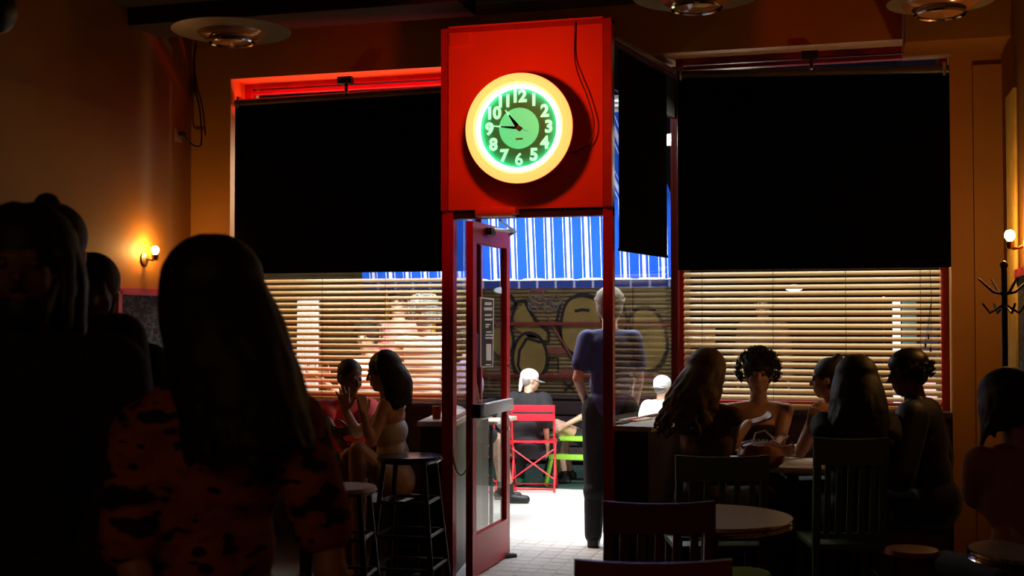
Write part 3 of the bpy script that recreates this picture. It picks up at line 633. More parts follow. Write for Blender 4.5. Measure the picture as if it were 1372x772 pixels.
t = thing('planter_bench', 'long dark plank bench running below the graffiti shutter', 'bench', (-3, 13.3, 0))
for zz in (0.12, 0.29, 0.46, 0.63): MB().box((0, -0.02, zz), (10, 0.03, 0.15), bevel=0.004).build('plank', M_PURP, t)
MB().box((0, 0.12, 0.74), (10, 0.34, 0.03), bevel=0.004).build('plank', M_PURP, t)

t = thing('neon_tube', 'red neon tube along the outer sill of the left window', 'neon light', (-3.6, 8.68, SILL - 0.01))
MB().cyl((-0.85, 0, 0.012), (0.92, 0, 0.012), 0.009, seg=10).build('tube', mat('red_neon', (1, .1, .1), .4, emit=(1.0, 0.03, 0.03), estr=5), t)
for x in (-0.8, 0.87): MB().box((x, 0, 0.006), (0.03, 0.03, 0.012)).build('holder', M_BLACK, t)
# chairs, bench, tables outside
def bistro_chair(label, loc, rz, group):
    t = thing('bistro_chair', label, 'chair', loc, rz, group); w = 0.195
    for s_ in (-1, 1):
        MB().tube([(s_ * w, -0.19, 0.0), (s_ * w, -0.02, 0.44), (s_ * w, 0.16, 0.45)], 0.010, 7).build('leg', M_REDCH, t)      # crossing frames
        MB().tube([(s_ * w, 0.20, 0.0), (s_ * w, -0.17, 0.45), (s_ * w, -0.24, 0.80)], 0.010, 7).build('leg', M_REDCH, t)
    for k_ in range(5): MB().box((0, -0.15 + 0.078 * k_, 0.462), (2 * w, 0.055, 0.012), bevel=0.003).build('seat_slat', M_REDCH, t)
    MB().box((0, -0.222, 0.695), (2 * w + 0.02, 0.014, 0.062), bevel=0.004).build('back_slat', M_REDCH, t)
    MB().box((0, -0.238, 0.778), (2 * w + 0.02, 0.014, 0.062), bevel=0.004).build('back_slat', M_REDCH, t)
    for y_ in (-0.185, 0.195): MB().cyl((-w, y_, 0.03), (w, y_, 0.03), 0.008, seg=7).build('crossbar', M_REDCH, t)
    MB().tube([(-w, -0.16, 0.40), (w, -0.16, 0.12)], 0.007, 6).tube([(w, -0.165, 0.40), (-w, -0.165, 0.12)], 0.007, 6).build('cross_brace', M_REDCH, t)
    return t
q = P(711, 660, D=11.45); q.z = 0
bistro_chair('red metal folding chair under the man in the white cap, seen from behind', (q.x, q.y + 0.15, 0), R(10), 'red bistro chairs outside')
q2 = P(646, 655, D=11.3)
bistro_chair('red metal folding chair seen through the glass of the open door', (q2.x, q2.y + 0.15, 0), R(-14), 'red bistro chairs outside')
q = P(768, 636, D=12.0)
t = thing('bench', 'lime green slatted metal bench beside the standing man', 'bench', (q.x + 0.25, q.y, 0))
for k_ in range(3): MB().box((0, -0.12 + 0.12 * k_, 0.45), (1.0, 0.09, 0.035), bevel=0.006).build('seat_slat', M_LIME, t)
for sx in (-1, 1):
    for sy in (-1, 1): MB().beam((sx * 0.40, sy * 0.13, 0.41), (sx * 0.48, sy * 0.19, 0.0), 0.04, 0.03).build('leg', M_LIME, t)
MB().box((0, -0.16, 0.28), (0.90, 0.025, 0.05)).build('stretcher', M_LIME, t)
q = P(668, 575, D=12.0)
t = thing('outdoor_table', 'dark round café table outside, seen past the open door', 'table', (q.x, q.y + 0.3, 0))
MB().lathe([(0, 0.70), (0.3, 0.70), (0.32, 0.715), (0.3, 0.73), (0, 0.73)], None, 36).build('table_top', M_BLACK, t); MB().cyl((0, 0, 0.02), (0, 0, 0.7), 0.025).build('column', M_BLACK, t); MB().lathe([(0, 0.0), (0.22, 0.0), (0.05, 0.03), (0, 0.04)], None, 30).build('base', M_BLACK, t)
q = P(612, 640, D=11.0)
t = thing('stool', 'lime green metal stool glimpsed between the red post and the door', 'stool', (q.x, q.y, 0))
MB().box((0, 0, 0.45), (0.34, 0.34, 0.03), bevel=0.01).build('seat', M_LIME, t)
for sx in (-1, 1):
    for sy in (-1, 1): MB().beam((sx * 0.13, sy * 0.13, 0.44), (sx * 0.18, sy * 0.18, 0), 0.035, 0.02).build('leg', M_LIME, t)
# things outside the left window
def scr(px, py, D): return P(px, py, D=D)
M_RIB = stripes_mat('white_ribs', 0, 0.03, [(0.0, (0.75, 0.72, 0.78)), (0.62, (0.25, 0.18, 0.25))])
a = scr(397, 402, 11.5); b = scr(428, 402, 11.5); zl = 0.0
t = thing('folding_screen', 'pale screen with fine upright ribs standing outside the left window', 'screen', ((a.x + b.x) / 2, (a.y + b.y) / 2, 0))
for k_ in range(10): MB().box((-(b.x - a.x) / 2 + (b.x - a.x) * (k_ + .5) / 10, 0, a.z / 2 + 0.02), (0.016, 0.03, a.z - 0.06)).build('rib', M_PAPER, t)
MB().box((0, 0.03, a.z / 2), (b.x - a.x, 0.01, a.z)).build('panel', mat('lilac_panel', (0.3, 0.24, 0.3), 0.6), t)
M_YF = mat('yellow_paint', (0.85, 0.45, 0.04), 0.5, var=0.05)
a = scr(519, 372, 11.8); b = scr(590, 372, 11.8)
t = thing('timber_frame', 'yellow painted post frame of the outdoor dining booth', 'frame', ((a.x + b.x) / 2, a.y, 0))
for px in (519, 557, 587):
    q = scr(px, 375, 11.8); MB().box((q.x - (a.x + b.x) / 2, 0, 1.0), (0.028, 0.05, 2.0)).build('post', M_YF, t)
MB().box((0, 0, 1.40), (b.x - a.x + .1, 0.04, 0.04)).build('rail', M_YF, t); MB().box((0, 0, 1.99), (b.x - a.x + .1, 0.04, 0.05)).build('rail', M_YF, t)
q = scr(560, 520, 9.9); t = thing('outdoor_table', 'pale café table outside close to the left window', 'table', (q.x, q.y, 0))
MB().box((0, 0, 0.80), (1.5, 0.55, 0.03), bevel=0.008).build('table_top', M_LEDGE, t)
for sx in (-1, 1):
    for sy in (-1, 1): MB().cyl((sx * .68, sy * .22, 0), (sx * .68, sy * .22, .79), 0.016, seg=8).build('leg', M_BLACK, t)
q = scr(568, 519, 9.8)
for i, (dx, c_, lb) in enumerate(((-0.06, (0.9, 0.28, 0.03), 'orange menu box on the outdoor table, left of the dark one'), (0.12, (0.75, 0.33, 0.06), 'tan menu box with dark print at the right of the orange one'))):
    t = thing('box', lb, 'box', (q.x + dx, q.y, 0.816)); MB().box((0, 0, 0.055), (0.15, 0.10, 0.11), bevel=0.004).build('body', mat('box_colour_%d' % i, c_, 0.5), t)
    MB().box((0, -0.052, 0.06), (0.08, 0.002, 0.04)).build('print', M_BLACK if i else M_RED, t)
# things outside the right window
t = thing('kiosk', 'tall white-lit kiosk post outside the right window', 'kiosk', scr(1203, 640, 12) * 1.0); t.location.z = 0
MB().box((0, 0, 0.9), (0.07, 0.12, 1.8), bevel=0.006).build('lit_panel', mat('lit_white_panel', (0.8, 0.9, 1), 0.4, emit=(0.75, 0.9, 1.0), estr=1.6), t)
MB().box((0.12, 0.04, 0.9), (0.13, 0.12, 1.8), bevel=0.006).build('side_panel', mat('teal_panel', (0.06, 0.17, 0.18), 0.5, emit=(0.1, 0.35, 0.35), estr=0.15), t)
MB().box((0.30, 0.08, 0.8), (0.16, 0.12, 1.5), bevel=0.006).build('side_panel', mat('navy_panel', (0.02, 0.03, 0.14), 0.5), t)
for px, py, D, cc_, st, rad, lb in ((981, 402, 12.5, (1, 0.45, 0.1), 12, 0.028, 'small orange lamp glowing outside behind the left part of the right blind'), (1184, 400, 12.5, (1, 0.4, 0.1), 10, 0.022, 'small orange lamp glowing outside just left of the white kiosk'), (1263, 372, 12.5, (1, 0.5, 0.2), 10, 0.024, 'small orange lamp glowing outside at the right edge of the blind'), (1064, 386, 12.8, (0.8, 0.9, 1), 2.5, 0.09, 'white lamp glowing outside above the two orange-lit slats'), (848, 379, 12.5, (1, 0.45, 0.15), 10, 0.03, 'small orange lamp just under the awning edge, seen through the alcove glass')):
    q = scr(px, py, D); t = thing('street_light', lb, 'lamp', q)
    MB().ball((0, 0, 0), (rad, rad, rad * .7 if rad < .05 else rad * .4), 14, 9).build('bulb', mat('lamp_glow_%d' % px, cc_, 0.4, emit=cc_, estr=st), t)
    MB().cyl((0, 0, -rad * .3), (0, 0, -q.z), 0.007, seg=6).build('post', M_BLACK, t)
# notice taped on the right window
t = thing('notice', 'white paper notice taped to the left part of the right window', 'notice', P(941, 470, y=8.54))
MB().poly([P(921, 434, y=8.54), P(958, 434, y=8.54), P(958, 466, y=8.54), P(921, 466, y=8.54)], (0, -1, 0), 0.001).build('sheet', M_PAPER, t, world=True)
q = P(1255, 500, D=10.6); t = thing('parked_scooter', 'pale pink and white scooter seat and body outside the right end of the blind', 'scooter', (q.x, q.y, 0))
mk_ = mat('pale_pink_panel', (0.8, 0.5, 0.55), 0.35)
MB().ball((0, 0, 0.95), (0.20, 0.45, 0.20), 20, 12).build('body', mk_, t); MB().ball((0, 0.05, 1.13), (0.13, 0.34, 0.07), 16, 10).build('seat', M_BLACK, t)
for y_ in (-0.5, 0.5): MB().lathe([(0.15, -0.04), (0.25, -0.05), (0.28, 0), (0.25, 0.05), (0.15, 0.04)], Matrix.Translation((0, y_, 0.28)) @ Matrix.Rotation(R(90), 4, 'Y'), 28).build('wheel', M_BLACK, t)
MB().cyl((0, -0.5, 0.3), (0, -0.38, 1.3), 0.03).cyl((-0.22, -0.38, 1.3), (0.22, -0.38, 1.3), 0.016).build('handlebar', M_BLACK, t)
MB().box((0, 0, 0.5), (0.2, 0.8, 0.35), bevel=0.05).build('frame', mk_, t)

# ------------------------------------------------------------------ furniture inside
def cafe_chair(label, loc, rz, m_, top=0.90, w=0.42, group='slat-back café chairs', nsl=5, rail=0.13):
    """faces +Y local (the back is at -Y)"""
    t = thing('cafe_chair', label, 'chair', loc, rz, group); hw = w / 2 - 0.022; sd = 0.40
    MB().box((0, 0.0, 0.445), (w, sd, 0.032), bevel=0.010).build('seat', m_, t)
    for s_ in (-1, 1):
        MB().beam((s_ * hw, -sd / 2 - 0.03, 0.0), (s_ * hw, -sd / 2 + 0.01, 0.46), 0.036, 0.034).beam((s_ * hw, -sd / 2 + 0.01, 0.44), (s_ * hw, -sd / 2 - 0.05, top - 0.01), 0.036, 0.032).build('leg', m_, t)
        MB().beam((s_ * hw, sd / 2 - 0.03, 0.0), (s_ * hw, sd / 2 - 0.03, 0.43), 0.036, 0.036).build('leg', m_, t)
        for zz in (0.16, 0.28): MB().beam((s_ * hw, -sd / 2, zz), (s_ * hw, sd / 2 - 0.03, zz), 0.018, 0.022).build('stretcher', m_, t)
    # curved top rail
    m = MB(); n = 8; R_ = []
    for i in range(n + 1):
        u = i / n * 2 - 1; x = u * w / 2; y_ = -sd / 2 - 0.05 - 0.02 * (1 - u * u); zt2 = top + 0.008 * u * u
        R_.append([m.bm.verts.new((x, y_ + dy, zz)) for dy, zz in ((-0.012, top - rail), (0.012, top - rail), (0.012, zt2), (-0.012, zt2))])
    for A_, B_ in zip(R_, R_[1:]):
        for k_ in range(4): m.bm.faces.new((A_[k_], A_[(k_ + 1) % 4], B_[(k_ + 1) % 4], B_[k_]))
    m.bm.faces.new(R_[0]); m.bm.faces.new(R_[-1][::-1]); m.build('top_rail', m_, t)
    MB().box((0, -sd / 2 - 0.0, 0.50), (w - .05, 0.02, 0.03)).build('lower_rail', m_, t)
    for i in range(nsl):
        x = (i + 0.5) / nsl * (w - 0.09) - (w - .09) / 2
        MB().beam((x, -sd / 2 - 0.0, 0.50), (x, -sd / 2 - 0.055, top - rail + 0.01), 0.030, 0.010).build('slat', m_, t)
    return t
def px_chair(label, px0, px1, py, D, m_, rz, **kw):
    c = P((px0 + px1) / 2, py, D=D); w = (px1 - px0) / FPX * D
    return cafe_chair(label, (c.x - math.sin(rz) * 0.25, c.y + math.cos(rz) * 0.25, 0), rz, m_, top=c.z, w=w, **kw)
px_chair('brown wooden café chair tucked under the near side of the round table', 808, 958, 674, 4.6, M_BROWNW, R(16), rail=0.11)
px_chair('red-lit wooden chair back at the bottom picture edge, nearest the camera', 770, 980, 753, 3.45, mat('red_lit_chair_wood', (0.3, 0.07, 0.03), 0.35), R(16), rail=0.12)  # red glow on this chair is put into its wood colour
px_chair('green café chair behind the round table, back of the curly-haired woman', 905, 1030, 612, 6.1, M_GREENW, R(16), rail=0.12)
px_chair('tall green slat-back chair at the dark-haired woman\'s back', 1090, 1190, 588, 6.15, M_GREENW, R(14), rail=0.13)
def round_table(label, c, rad, ht, group):
    t = thing('round_table', label, 'table', (c.x, c.y, 0), 0, group)
    MB().lathe([(0, ht - 0.004), (rad - 0.012, ht - 0.004), (rad - 0.006, ht - .001), (rad - 0.006, ht), (0, ht)], None, 64).build('laminate', M_LAMIN, t)
    MB().lathe([(0, ht - 0.04), (rad - 0.01, ht - 0.04), (rad, ht - 0.034), (rad - .003, ht - .030), (rad, ht - 0.026), (rad - .003, ht - 0.020), (rad, ht - 0.014), (rad - .002, ht - .004), (rad - 0.008, ht), (rad - 0.012, ht - 0.004)], None, 64).build('metal_rim', M_CHROME, t)
    MB().cyl((0, 0, 0.03), (0, 0, ht - 0.04), 0.038).build('column', M_BLACK, t); MB().lathe([(0, 0.0), (0.27, 0.0), (0.27, 0.015), (0.06, 0.05), (0, 0.06)], None, 36).build('base', M_BLACK, t)
    return t
round_table('round pale table with a metal rim behind the brown chair', P(951, 691, z=0.74), 0.355, 0.74, 'round metal-rimmed tables')
round_table('round metal-rimmed table cut by the lower right picture corner', P(1393, 738, z=0.74), 0.25, 0.74, 'round metal-rimmed tables')
tc_ = P(1062, 619, z=0.76)
t = thing('table', 'rectangular pale table between the five seated friends', 'table', (tc_.x, tc_.y, 0), R(0))
MB().box((0, 0, 0.742), (0.95, 0.55, 0.032), bevel=0.006).build('table_top', mat('pale_pink_laminate', (0.62, 0.5, 0.46), 0.3), t); MB().cyl((0, 0, 0.03), (0, 0, .73), .035).build('column', M_BLACK, t); MB().box((0, 0, 0.015), (0.45, 0.40, 0.03), bevel=.01).build('base', M_BLACK, t)
def bar_stool(label, c, rad, ht, m_seat, group, rz=0):
    t = thing('bar_stool', label, 'stool', (c.x, c.y, 0), rz, group)
    MB().lathe([(0, ht - 0.04), (rad - 0.02, ht - 0.038), (rad, ht - 0.02), (rad - 0.008, ht - 0.002), (rad - .03, ht), (0, ht - 0.004)], None, 40).build('seat', m_seat, t)
    f = [V((sx * rad * 1.0, sy * rad * 1.0, 0)) for sx, sy in ((1, 1), (-1, 1), (-1, -1), (1, -1))]; tp = [V((q.x * 0.62, q.y * 0.62, ht - 0.035)) for q in f]
    for a_, b_ in zip(f, tp): MB().cyl(a_, b_, 0.017, 0.014, 10).build('leg', M_BLACK, t)
    for fr, off in ((0.25, 0), (0.48, 0), (0.72, 0)):
        for i in range(4):
            a_ = f[i].lerp(tp[i], fr); b_ = f[(i + 1) % 4].lerp(tp[(i + 1) % 4], fr); MB().cyl(a_, b_, 0.010, seg=8).build('rung', M_BLACK if m_seat is M_BLACK else M_DARKWOOD, t)
    return t
M_BS = mat('glossy_black_seat', (0.012, 0.010, 0.010), 0.2)
bar_stool('bar stool with a worn pale round seat, beside the foreground woman', P(460, 655, D=6.0), 0.165, P(460, 651, D=6.0).z, mat('worn_pale_seat', (0.35, 0.28, 0.24), 0.4), 'round bar stools', R(10))
bar_stool('glossy black bar stool in front of the couple, next to the red post', P(549, 612, D=7.05), 0.19, P(549, 610, D=7.05).z, M_BS, 'round bar stools', R(4))
bar_stool('green round-seated stool half hidden under the round table', P(995, 768, D=5.45), 0.125, 0.475, mat('green_vinyl', (0.16, 0.34, 0.10), 0.4), 'round bar stools')
bar_stool('maroon round-seated stool at the lower right, below the capped man', P(1222, 752, D=5.0), 0.11, P(1222, 735, D=5.0).z, mat('maroon_vinyl', (0.2, 0.05, 0.035), 0.4), 'round bar stools')
# couple's table and seats
q = P(470, 640, D=8.0)
t = thing('bench', 'dark wooden bench under the couple by the left window', 'bench', (P(482, 600, D=7.9).x, P(482, 600, D=7.9).y, 0))
MB().box((0, 0, 0.44), (0.72, 0.42, 0.04), bevel=.01).build('seat', M_DARKWOOD, t)
for sx in (-1, 1): MB().box((sx * 0.3, 0, 0.21), (0.05, 0.38, 0.42)).build('leg', M_DARKWOOD, t)
t = thing('bench', 'dark bench along the wall under the right window', 'bench', ((BX1 + WR1) / 2 + 0.1, 8.02, 0))
MB().box((0, 0, 0.45), (1.5, 0.40, 0.05), bevel=.01).build('seat', M_DARKWOOD, t); MB().box((0, 0.03, 0.21), (1.45, 0.34, 0.42)).build('base', M_DARKWOOD, t)
for px, D_, lb in ((948, 6.55, 'low dark seat under the long-haired woman in the group'), (1140, 6.5, 'low dark seat under the dark-haired woman by the tall green chair'), (1225, 6.7, 'low dark seat under the capped man')):
    pass
# ledge things
q = P(585, 566, D=7.75)
t = thing('glass', 'tall glass of amber drink on the ledge left of the red post', 'glass', (q.x, q.y, KZ))
MB().lathe([(0, 0.004), (0.026, 0.0), (0.033, 0.125), (0.031, 0.125), (0.025, 0.006), (0, 0.006)], None, 24).build('tumbler', M_GLASS, t); MB().lathe([(0, 0.007), (0.024, 0.007), (0.0295, 0.09), (0, 0.09)], None, 24).build('drink', mat('amber_drink', (0.5, 0.12, 0.03), 0.2, trans=0.4), t)
q = P(852, 562, D=7.75)
t = thing('booklet', 'thin pale booklet lying on the alcove ledge right of the door', 'booklet', (q.x, q.y, KZ), R(75))
MB().box((0, 0, 0.006), (0.24, 0.12, 0.011), bevel=.002).build('cover', M_PAPER, t); MB().box((0, 0, 0.013), (0.16, 0.05, 0.002)).build('print', M_RED, t)
q = P(832, 565, D=7.5)
t = thing('phone', 'black phone lying on the alcove ledge beside the booklet', 'phone', (q.x, q.y, KZ), R(80)); MB().box((0, 0, 0.005), (0.15, 0.07, 0.009), bevel=.003).build('body', M_BLACK, t); MB().box((0, 0, 0.0102), (0.14, 0.062, 0.001)).build('screen', M_BS, t)
# bag on the friends' table
q = P(1018, 612, z=0.758)
t = thing('handbag', 'soft grey and orange handbag with looped straps on the friends\' table', 'bag', (P(1020, 615, D=6.95).x, P(1020, 615, D=6.95).y, 0.758))
m = MB(); rg = random.Random(5)
prof = [(0, 0), (0.085, 0.0), (0.12, 0.03), (0.125, 0.07), (0.10, 0.12), (0.06, 0.145), (0, 0.15)]
m.lathe(prof, Matrix.Diagonal((1.05, 0.7, 0.95, 1)), 28)
for v_ in m.bm.verts: v_.co += v_.co.normalized() * 0.018 * noise.noise(v_.co * 22) if v_.co.z > 0.01 else V()
m.build('pouch', mat('grey_orange_cloth', (0.30, 0.11, 0.07), 0.6, var=0.5, scale=9, bump=0.3), t)
MB().tube([(-.05, 0, .13), (-.03, -.01, .19), (.02, -.01, .205), (.06, -.01, .17), (.09, 0, .10)], 0.005, 7).build('strap', M_ALU, t)
m = MB()
for i in range(16): a_ = i / 15 * math.pi; m.ball((0.11 * math.cos(a_), -0.02, 0.115 + 0.035 * math.sin(a_)), 0.008, 8, 5)
m.build('beading', mat('shiny_bead', (0.6, 0.65, 0.62), 0.25, 0.5), t)
q = P(1072, 612, z=0.758)
t = thing('glass', 'clear tumbler on the friends\' table right of the handbag', 'glass', (P(1050, 615, z=.758).x, P(1050, 615, z=.758).y, 0.758)); MB().lathe([(0, 0.003), (0.028, 0.0), (0.034, 0.09), (0.032, 0.09), (0.027, 0.005), (0, 0.005)], None, 24).build('tumbler', M_GLASS, t)
t = thing('napkin', 'crumpled white napkin on the friends\' table', 'napkin', (q.x - .02, q.y, 0.759)); m = MB(); m.ball((0, 0, 0.015), (0.035, 0.03, 0.017), 18, 10)
for v_ in m.bm.verts: v_.co += V((noise.noise(v_.co * 60), noise.noise(v_.co * 60 + V((5, 0, 0))), abs(noise.noise(v_.co * 50)))) * 0.008
m.build('paper', M_PAPER, t)
# ------------------------------------------------------------------ people
VOX = 0.010
TMP = bpy.data.scenes.new('work')
def remeshed(name, mb, m_, parent, vox, sm=3, fac=0.5, disp=None):
    me = mb.mesh(name, smooth=False, off=parent.location)
    o = bpy.data.objects.new(name, me); TMP.collection.objects.link(o)
    r = o.modifiers.new('r', 'REMESH'); r.mode = 'VOXEL'; r.voxel_size = vox; r.use_smooth_shade = True
    s_ = o.modifiers.new('s', 'SMOOTH'); s_.iterations = sm; s_.factor = fac
    with bpy.context.temp_override(scene=TMP, view_layer=TMP.view_layers[0]):
        TMP.view_layers[0].update(); dg = bpy.context.evaluated_depsgraph_get(); me2 = bpy.data.meshes.new_from_object(o.evaluated_get(dg))
    bpy.data.objects.remove(o); bpy.data.meshes.remove(me)
    if disp:
        for v_ in me2.vertices: v_.co = disp(v_.co)
    me2.materials.clear(); me2.materials.append(m_)
    for p_ in me2.polygons: p_.use_smooth = True
    o = bpy.data.objects.new(name, me2); COL.objects.link(o); o.parent = parent
    return o
def cap(m, a, b, r0, r1, seg=12):
    a = V(a); b = V(b)
    m.ball(a, r0, seg, 8); m.ball(b, r1, seg, 8)
    if (b - a).length > 1e-4: m.cyl(a, b, r0, r1, seg)
def frame_rot(right, fwd, up): return Matrix((right, fwd, up)).transposed()
SKIN = {'pale': (0.62, 0.36, 0.26), 'tan': (0.42, 0.22, 0.14), 'brown': (0.16, 0.075, 0.045)}
def skin(k_): return mat('skin_' + k_, SKIN[k_], 0.5, var=0.08, scale=6)
HAIRC = {'black': (0.010, 0.008, 0.007), 'dark': (0.010, 0.006, 0.004), 'brown': (0.10, 0.055, 0.03), 'grey': (0.26, 0.26, 0.27)}
def hairm(k_): return mat('hair_' + k_, HAIRC[k_], 0.62, var=0.3, scale=30, bump=0.3)

def human(label, top, face, mode='sit', s=1.0, lean=0.0, slean=0.0, hy=0.0, hp=0.0, sk='pale', over=None, hands=None, tops=(), bottoms=None, shoes='black', hair=None, vox=VOX, group=None, knee_sp=0.12, stance=0.10, no_legs=False, shoulder=0.17):
    """top=(px,py,D) of the crown; face=compass angle (deg, world) the body faces; over=joint overrides in (px,py,D) or Vector"""
    over = over or {}; hands = hands or {}
    crown = P(*top[:2], D=top[2])
    if mode == 'stand': s = crown.z / 1.75
    F = V((math.cos(R(face)), math.sin(R(face)), 0)); Rg = V((F.y, -F.x, 0)); U0 = V((0, 0, 1))
    q = Quaternion(Rg, -R(lean)) ; U = (q @ U0); Ft = q @ F
    q2 = Quaternion(F, R(slean)); U = q2 @ U; Ft = q2 @ Ft; Rt = Ft.cross(U)
    hip = crown - U * 0.81 * s - U0 * 0.0
    def UB(r, f, u): return hip + Rt * r * s + Ft * f * s + U * u * s
    J = {}
    for sd, n in ((-1, 'l'), (1, 'r')):
        J['sh_' + n] = UB(sd * shoulder, 0, .475)
        J['hip_' + n] = hip + Rg * sd * .085 * s
        J['elbow_' + n] = UB(sd * (shoulder + .05), -0.02, .23); J['wrist_' + n] = UB(sd * (shoulder + .06), 0.05, .0)
        if mode == 'sit':
            J['knee_' + n] = hip + Rg * sd * knee_sp * s + F * .43 * s + U0 * 0.0
            J['ankle_' + n] = J['knee_' + n] + F * 0.02; J['ankle_' + n].z = 0.08
        else:
            J['knee_' + n] = hip + Rg * sd * stance * s + F * 0.02 * s - U0 * .44 * s
            J['ankle_' + n] = hip + Rg * sd * stance * 1.1 * s - F * 0.02 * s; J['ankle_' + n].z = 0.085
    for k_, v_ in over.items(): J[k_] = v_ if isinstance(v_, Vector) else P(v_[0], v_[1], D=v_[2])
    root_loc = V((hip.x, hip.y, 0.0))
    t = thing('person', label, 'person', root_loc, 0, group)
    neck = UB(0, -0.005, .53); hq = Quaternion(U, R(hy)) @ Quaternion(Rt, R(hp))
    hF = hq @ Ft; hU = hq @ U; hR = hF.cross(hU); hc = UB(0, 0.012, .70)
    HR = frame_rot(hR, hF, hU)
    def HD(r, f, u): return hc + (hR * r + hF * f + hU * u) * s
    tr = frame_rot(Rt, Ft, U)
    def torso(m, e=0.0, lo=0.0, hi=1.0, strap=True):
        if lo <= 0.1: m.ball(UB(0, 0, 0.02), (.155 * s + e, .115 * s + e, .12 * s + e), 20, 12, tr)
        m.ball(UB(0, 0, .17), (.128 * s + e, .095 * s + e, .14 * s + e), 20, 12, tr)
        m.ball(UB(0, 0.005, .33), (.148 * s + e, .105 * s + e, .155 * s + e if hi > .9 else .11 * s), 20, 12, tr)
        if hi > .9:
            m.ball(UB(0, -0.015, .43), (.155 * s + e, .085 * s + e, .10 * s + e), 20, 12, tr)
            cap(m, UB(-.04, -.01, .485), J['sh_l'], .056 * s + e, .047 * s + e); cap(m, UB(.04, -.01, .485), J['sh_r'], .056 * s + e, .047 * s + e)
    def arm(m, n, e=0.0, f0=0.0, f1=2.0):
        a, b, c = J['sh_' + n], J['elbow_' + n], J['wrist_' + n]
        if f1 >= 1: cap(m, a, b, .049 * s + e, .037 * s + e)
        else: cap(m, a, a.lerp(b, f1), .049 * s + e, (.049 - .012 * f1) * s + e * 1.25)
        if f1 > 1: cap(m, b, b.lerp(c, min(1, f1 - 1)), .036 * s + e, .026 * s + e); m.ball(b.lerp(c, .25), .037 * s + e * .9, 12, 8) if f1 > 1.3 else None
    def leg(m, n, e=0.0, f1=2.0):
        a, b, c = J['hip_' + n], J['knee_' + n], J['ankle_' + n]
        if f1 >= 1: cap(m, a, b, .088 * s + e, .055 * s + e)
        else: cap(m, a, a.lerp(b, f1), .088 * s + e, (.088 - .033 * f1) * s + e)
        if f1 > 1: cap(m, b, b.lerp(c, min(1, f1 - 1)), .054 * s + e, .036 * s + e); m.ball(b.lerp(c, .3) - F * .01, .056 * s + e, 12, 8)
    def foot(m, n, e=0.0):
        a = J['ankle_' + n]; tz = .035 * s
        fd = F if abs(face) < 1e9 else F
        cap(m, V((a.x, a.y, tz + .01)) - fd * .03, V((a.x, a.y, tz)) + fd * .15 * s, .036 * s + e, .030 * s + e); cap(m, a, V((a.x, a.y, tz + .02)), .034 * s + e, .036 * s + e)
    # body: one continuous surface
    m = MB(); torso(m)
    for n in 'lr': arm(m, n)
    if not no_legs:
        for n in 'lr': leg(m, n); foot(m, n)
    cap(m, UB(0, -.01, .47), HD(0, -.015, -.06), .058 * s, .050 * s)
    m.ball(HD(0, -.012, .035), (.074 * s, .093 * s, .083 * s), 22, 14, HR)           # cranium
    m.ball(HD(0, .022, -.025), (.060 * s, .068 * s, .088 * s), 20, 14, HR)           # face
    m.ball(HD(0, .048, -.088), (.034 * s, .032 * s, .026 * s), 14, 9, HR)            # chin
    for sd in (-1, 1):
        m.ball(HD(sd * .046, .005, -.065), (.018 * s, .035 * s, .035 * s), 12, 8, HR)  # jaw
        m.ball(HD(sd * .038, .062, -.030), (.018 * s, .018 * s, .020 * s), 12, 8, HR)  # cheek
        m.ball(HD(sd * .026, .083, .022), (.020 * s, .008 * s, .007 * s), 10, 7, HR)   # brow
        m.ball(HD(sd * .075, -.005, -.008), (.009 * s, .019 * s, .031 * s), 12, 8, HR) # ear
    cap(m, HD(0, .086, .012), HD(0, .104, -.026), .008 * s, .0125 * s, 10)            # nose
    m.ball(HD(0, .083, -.057), (.022 * s, .011 * s, .006 * s), 12, 7, HR); m.ball(HD(0, .081, -.068), (.019 * s, .011 * s, .0065 * s), 12, 7, HR)
    for n in 'lr':
        spec = hands.get(n, {}); w = J['wrist_' + n]; e_ = J['elbow_' + n]
        d = (w - e_).normalized() if 'dir' not in spec else V(spec['dir']).normalized()
        pn = V(spec.get('palm', tuple(-Rt if n == 'r' else Rt)))
        pn = (pn - d * pn.dot(d)).normalized(); side_ = d.cross(pn) * (1 if n == 'r' else -1)
        side_.normalize()      # towards the thumb
        curl = spec.get('curl', 0.45)
        for k_ in range(4): cap(m, w + side_ * (.012 - .008 * k_), w + d * .085 * s + side_ * (.028 - .0185 * k_) * s, .0145 * s, .0115 * s, 8)
        for k_, L in enumerate((.072, .080, .074, .058)):
            p0 = w + d * .085 * s + side_ * (.029 - .019 * k_) * s; dr = (d + side_ * (.24 - .155 * k_)).normalized(); a_ = curl * (0.5 if k_ == 0 and spec.get('point') else 1)
            for j, fr in enumerate((.45, .30, .25)):
                dr = (Quaternion(side_, a_ * (0.6 + .35 * j) * (1 if (Quaternion(side_, .1) @ d).dot(pn) > 0 else -1)) @ dr); p1 = p0 + dr * L * fr * s
                cap(m, p0, p1, .0085 * s, .0076 * s, 8); p0 = p1
        p0 = w + d * .018 * s + side_ * .018 * s; dr = (d * .62 + side_ * .72 + pn * .25).normalized()
        for L in (.040, .034, .026): p1 = p0 + dr * L * s; cap(m, p0, p1, .0115 * s, .0095 * s, 8); p0 = p1; dr = (dr + d * .35 + pn * .12).normalized()
    remeshed('body', m, skin(sk), t, vox, 2, 0.45)
    for sd in (-1, 1):
        m = MB(); m.ball(HD(sd * .030, .0795, .006), .0105 * s, 12, 8)
        o = m.build('eye', mat('eye_white', (0.10, 0.09, 0.08), 0.3, var=0.02), t, world=True)
        MB().ball(HD(sd * .030, .0865, .006), (.005 * s, .0045 * s, .005 * s), 10, 7, HR).build('iris', M_BLACK, o, world=True) if vox < 0.0101 and False else None
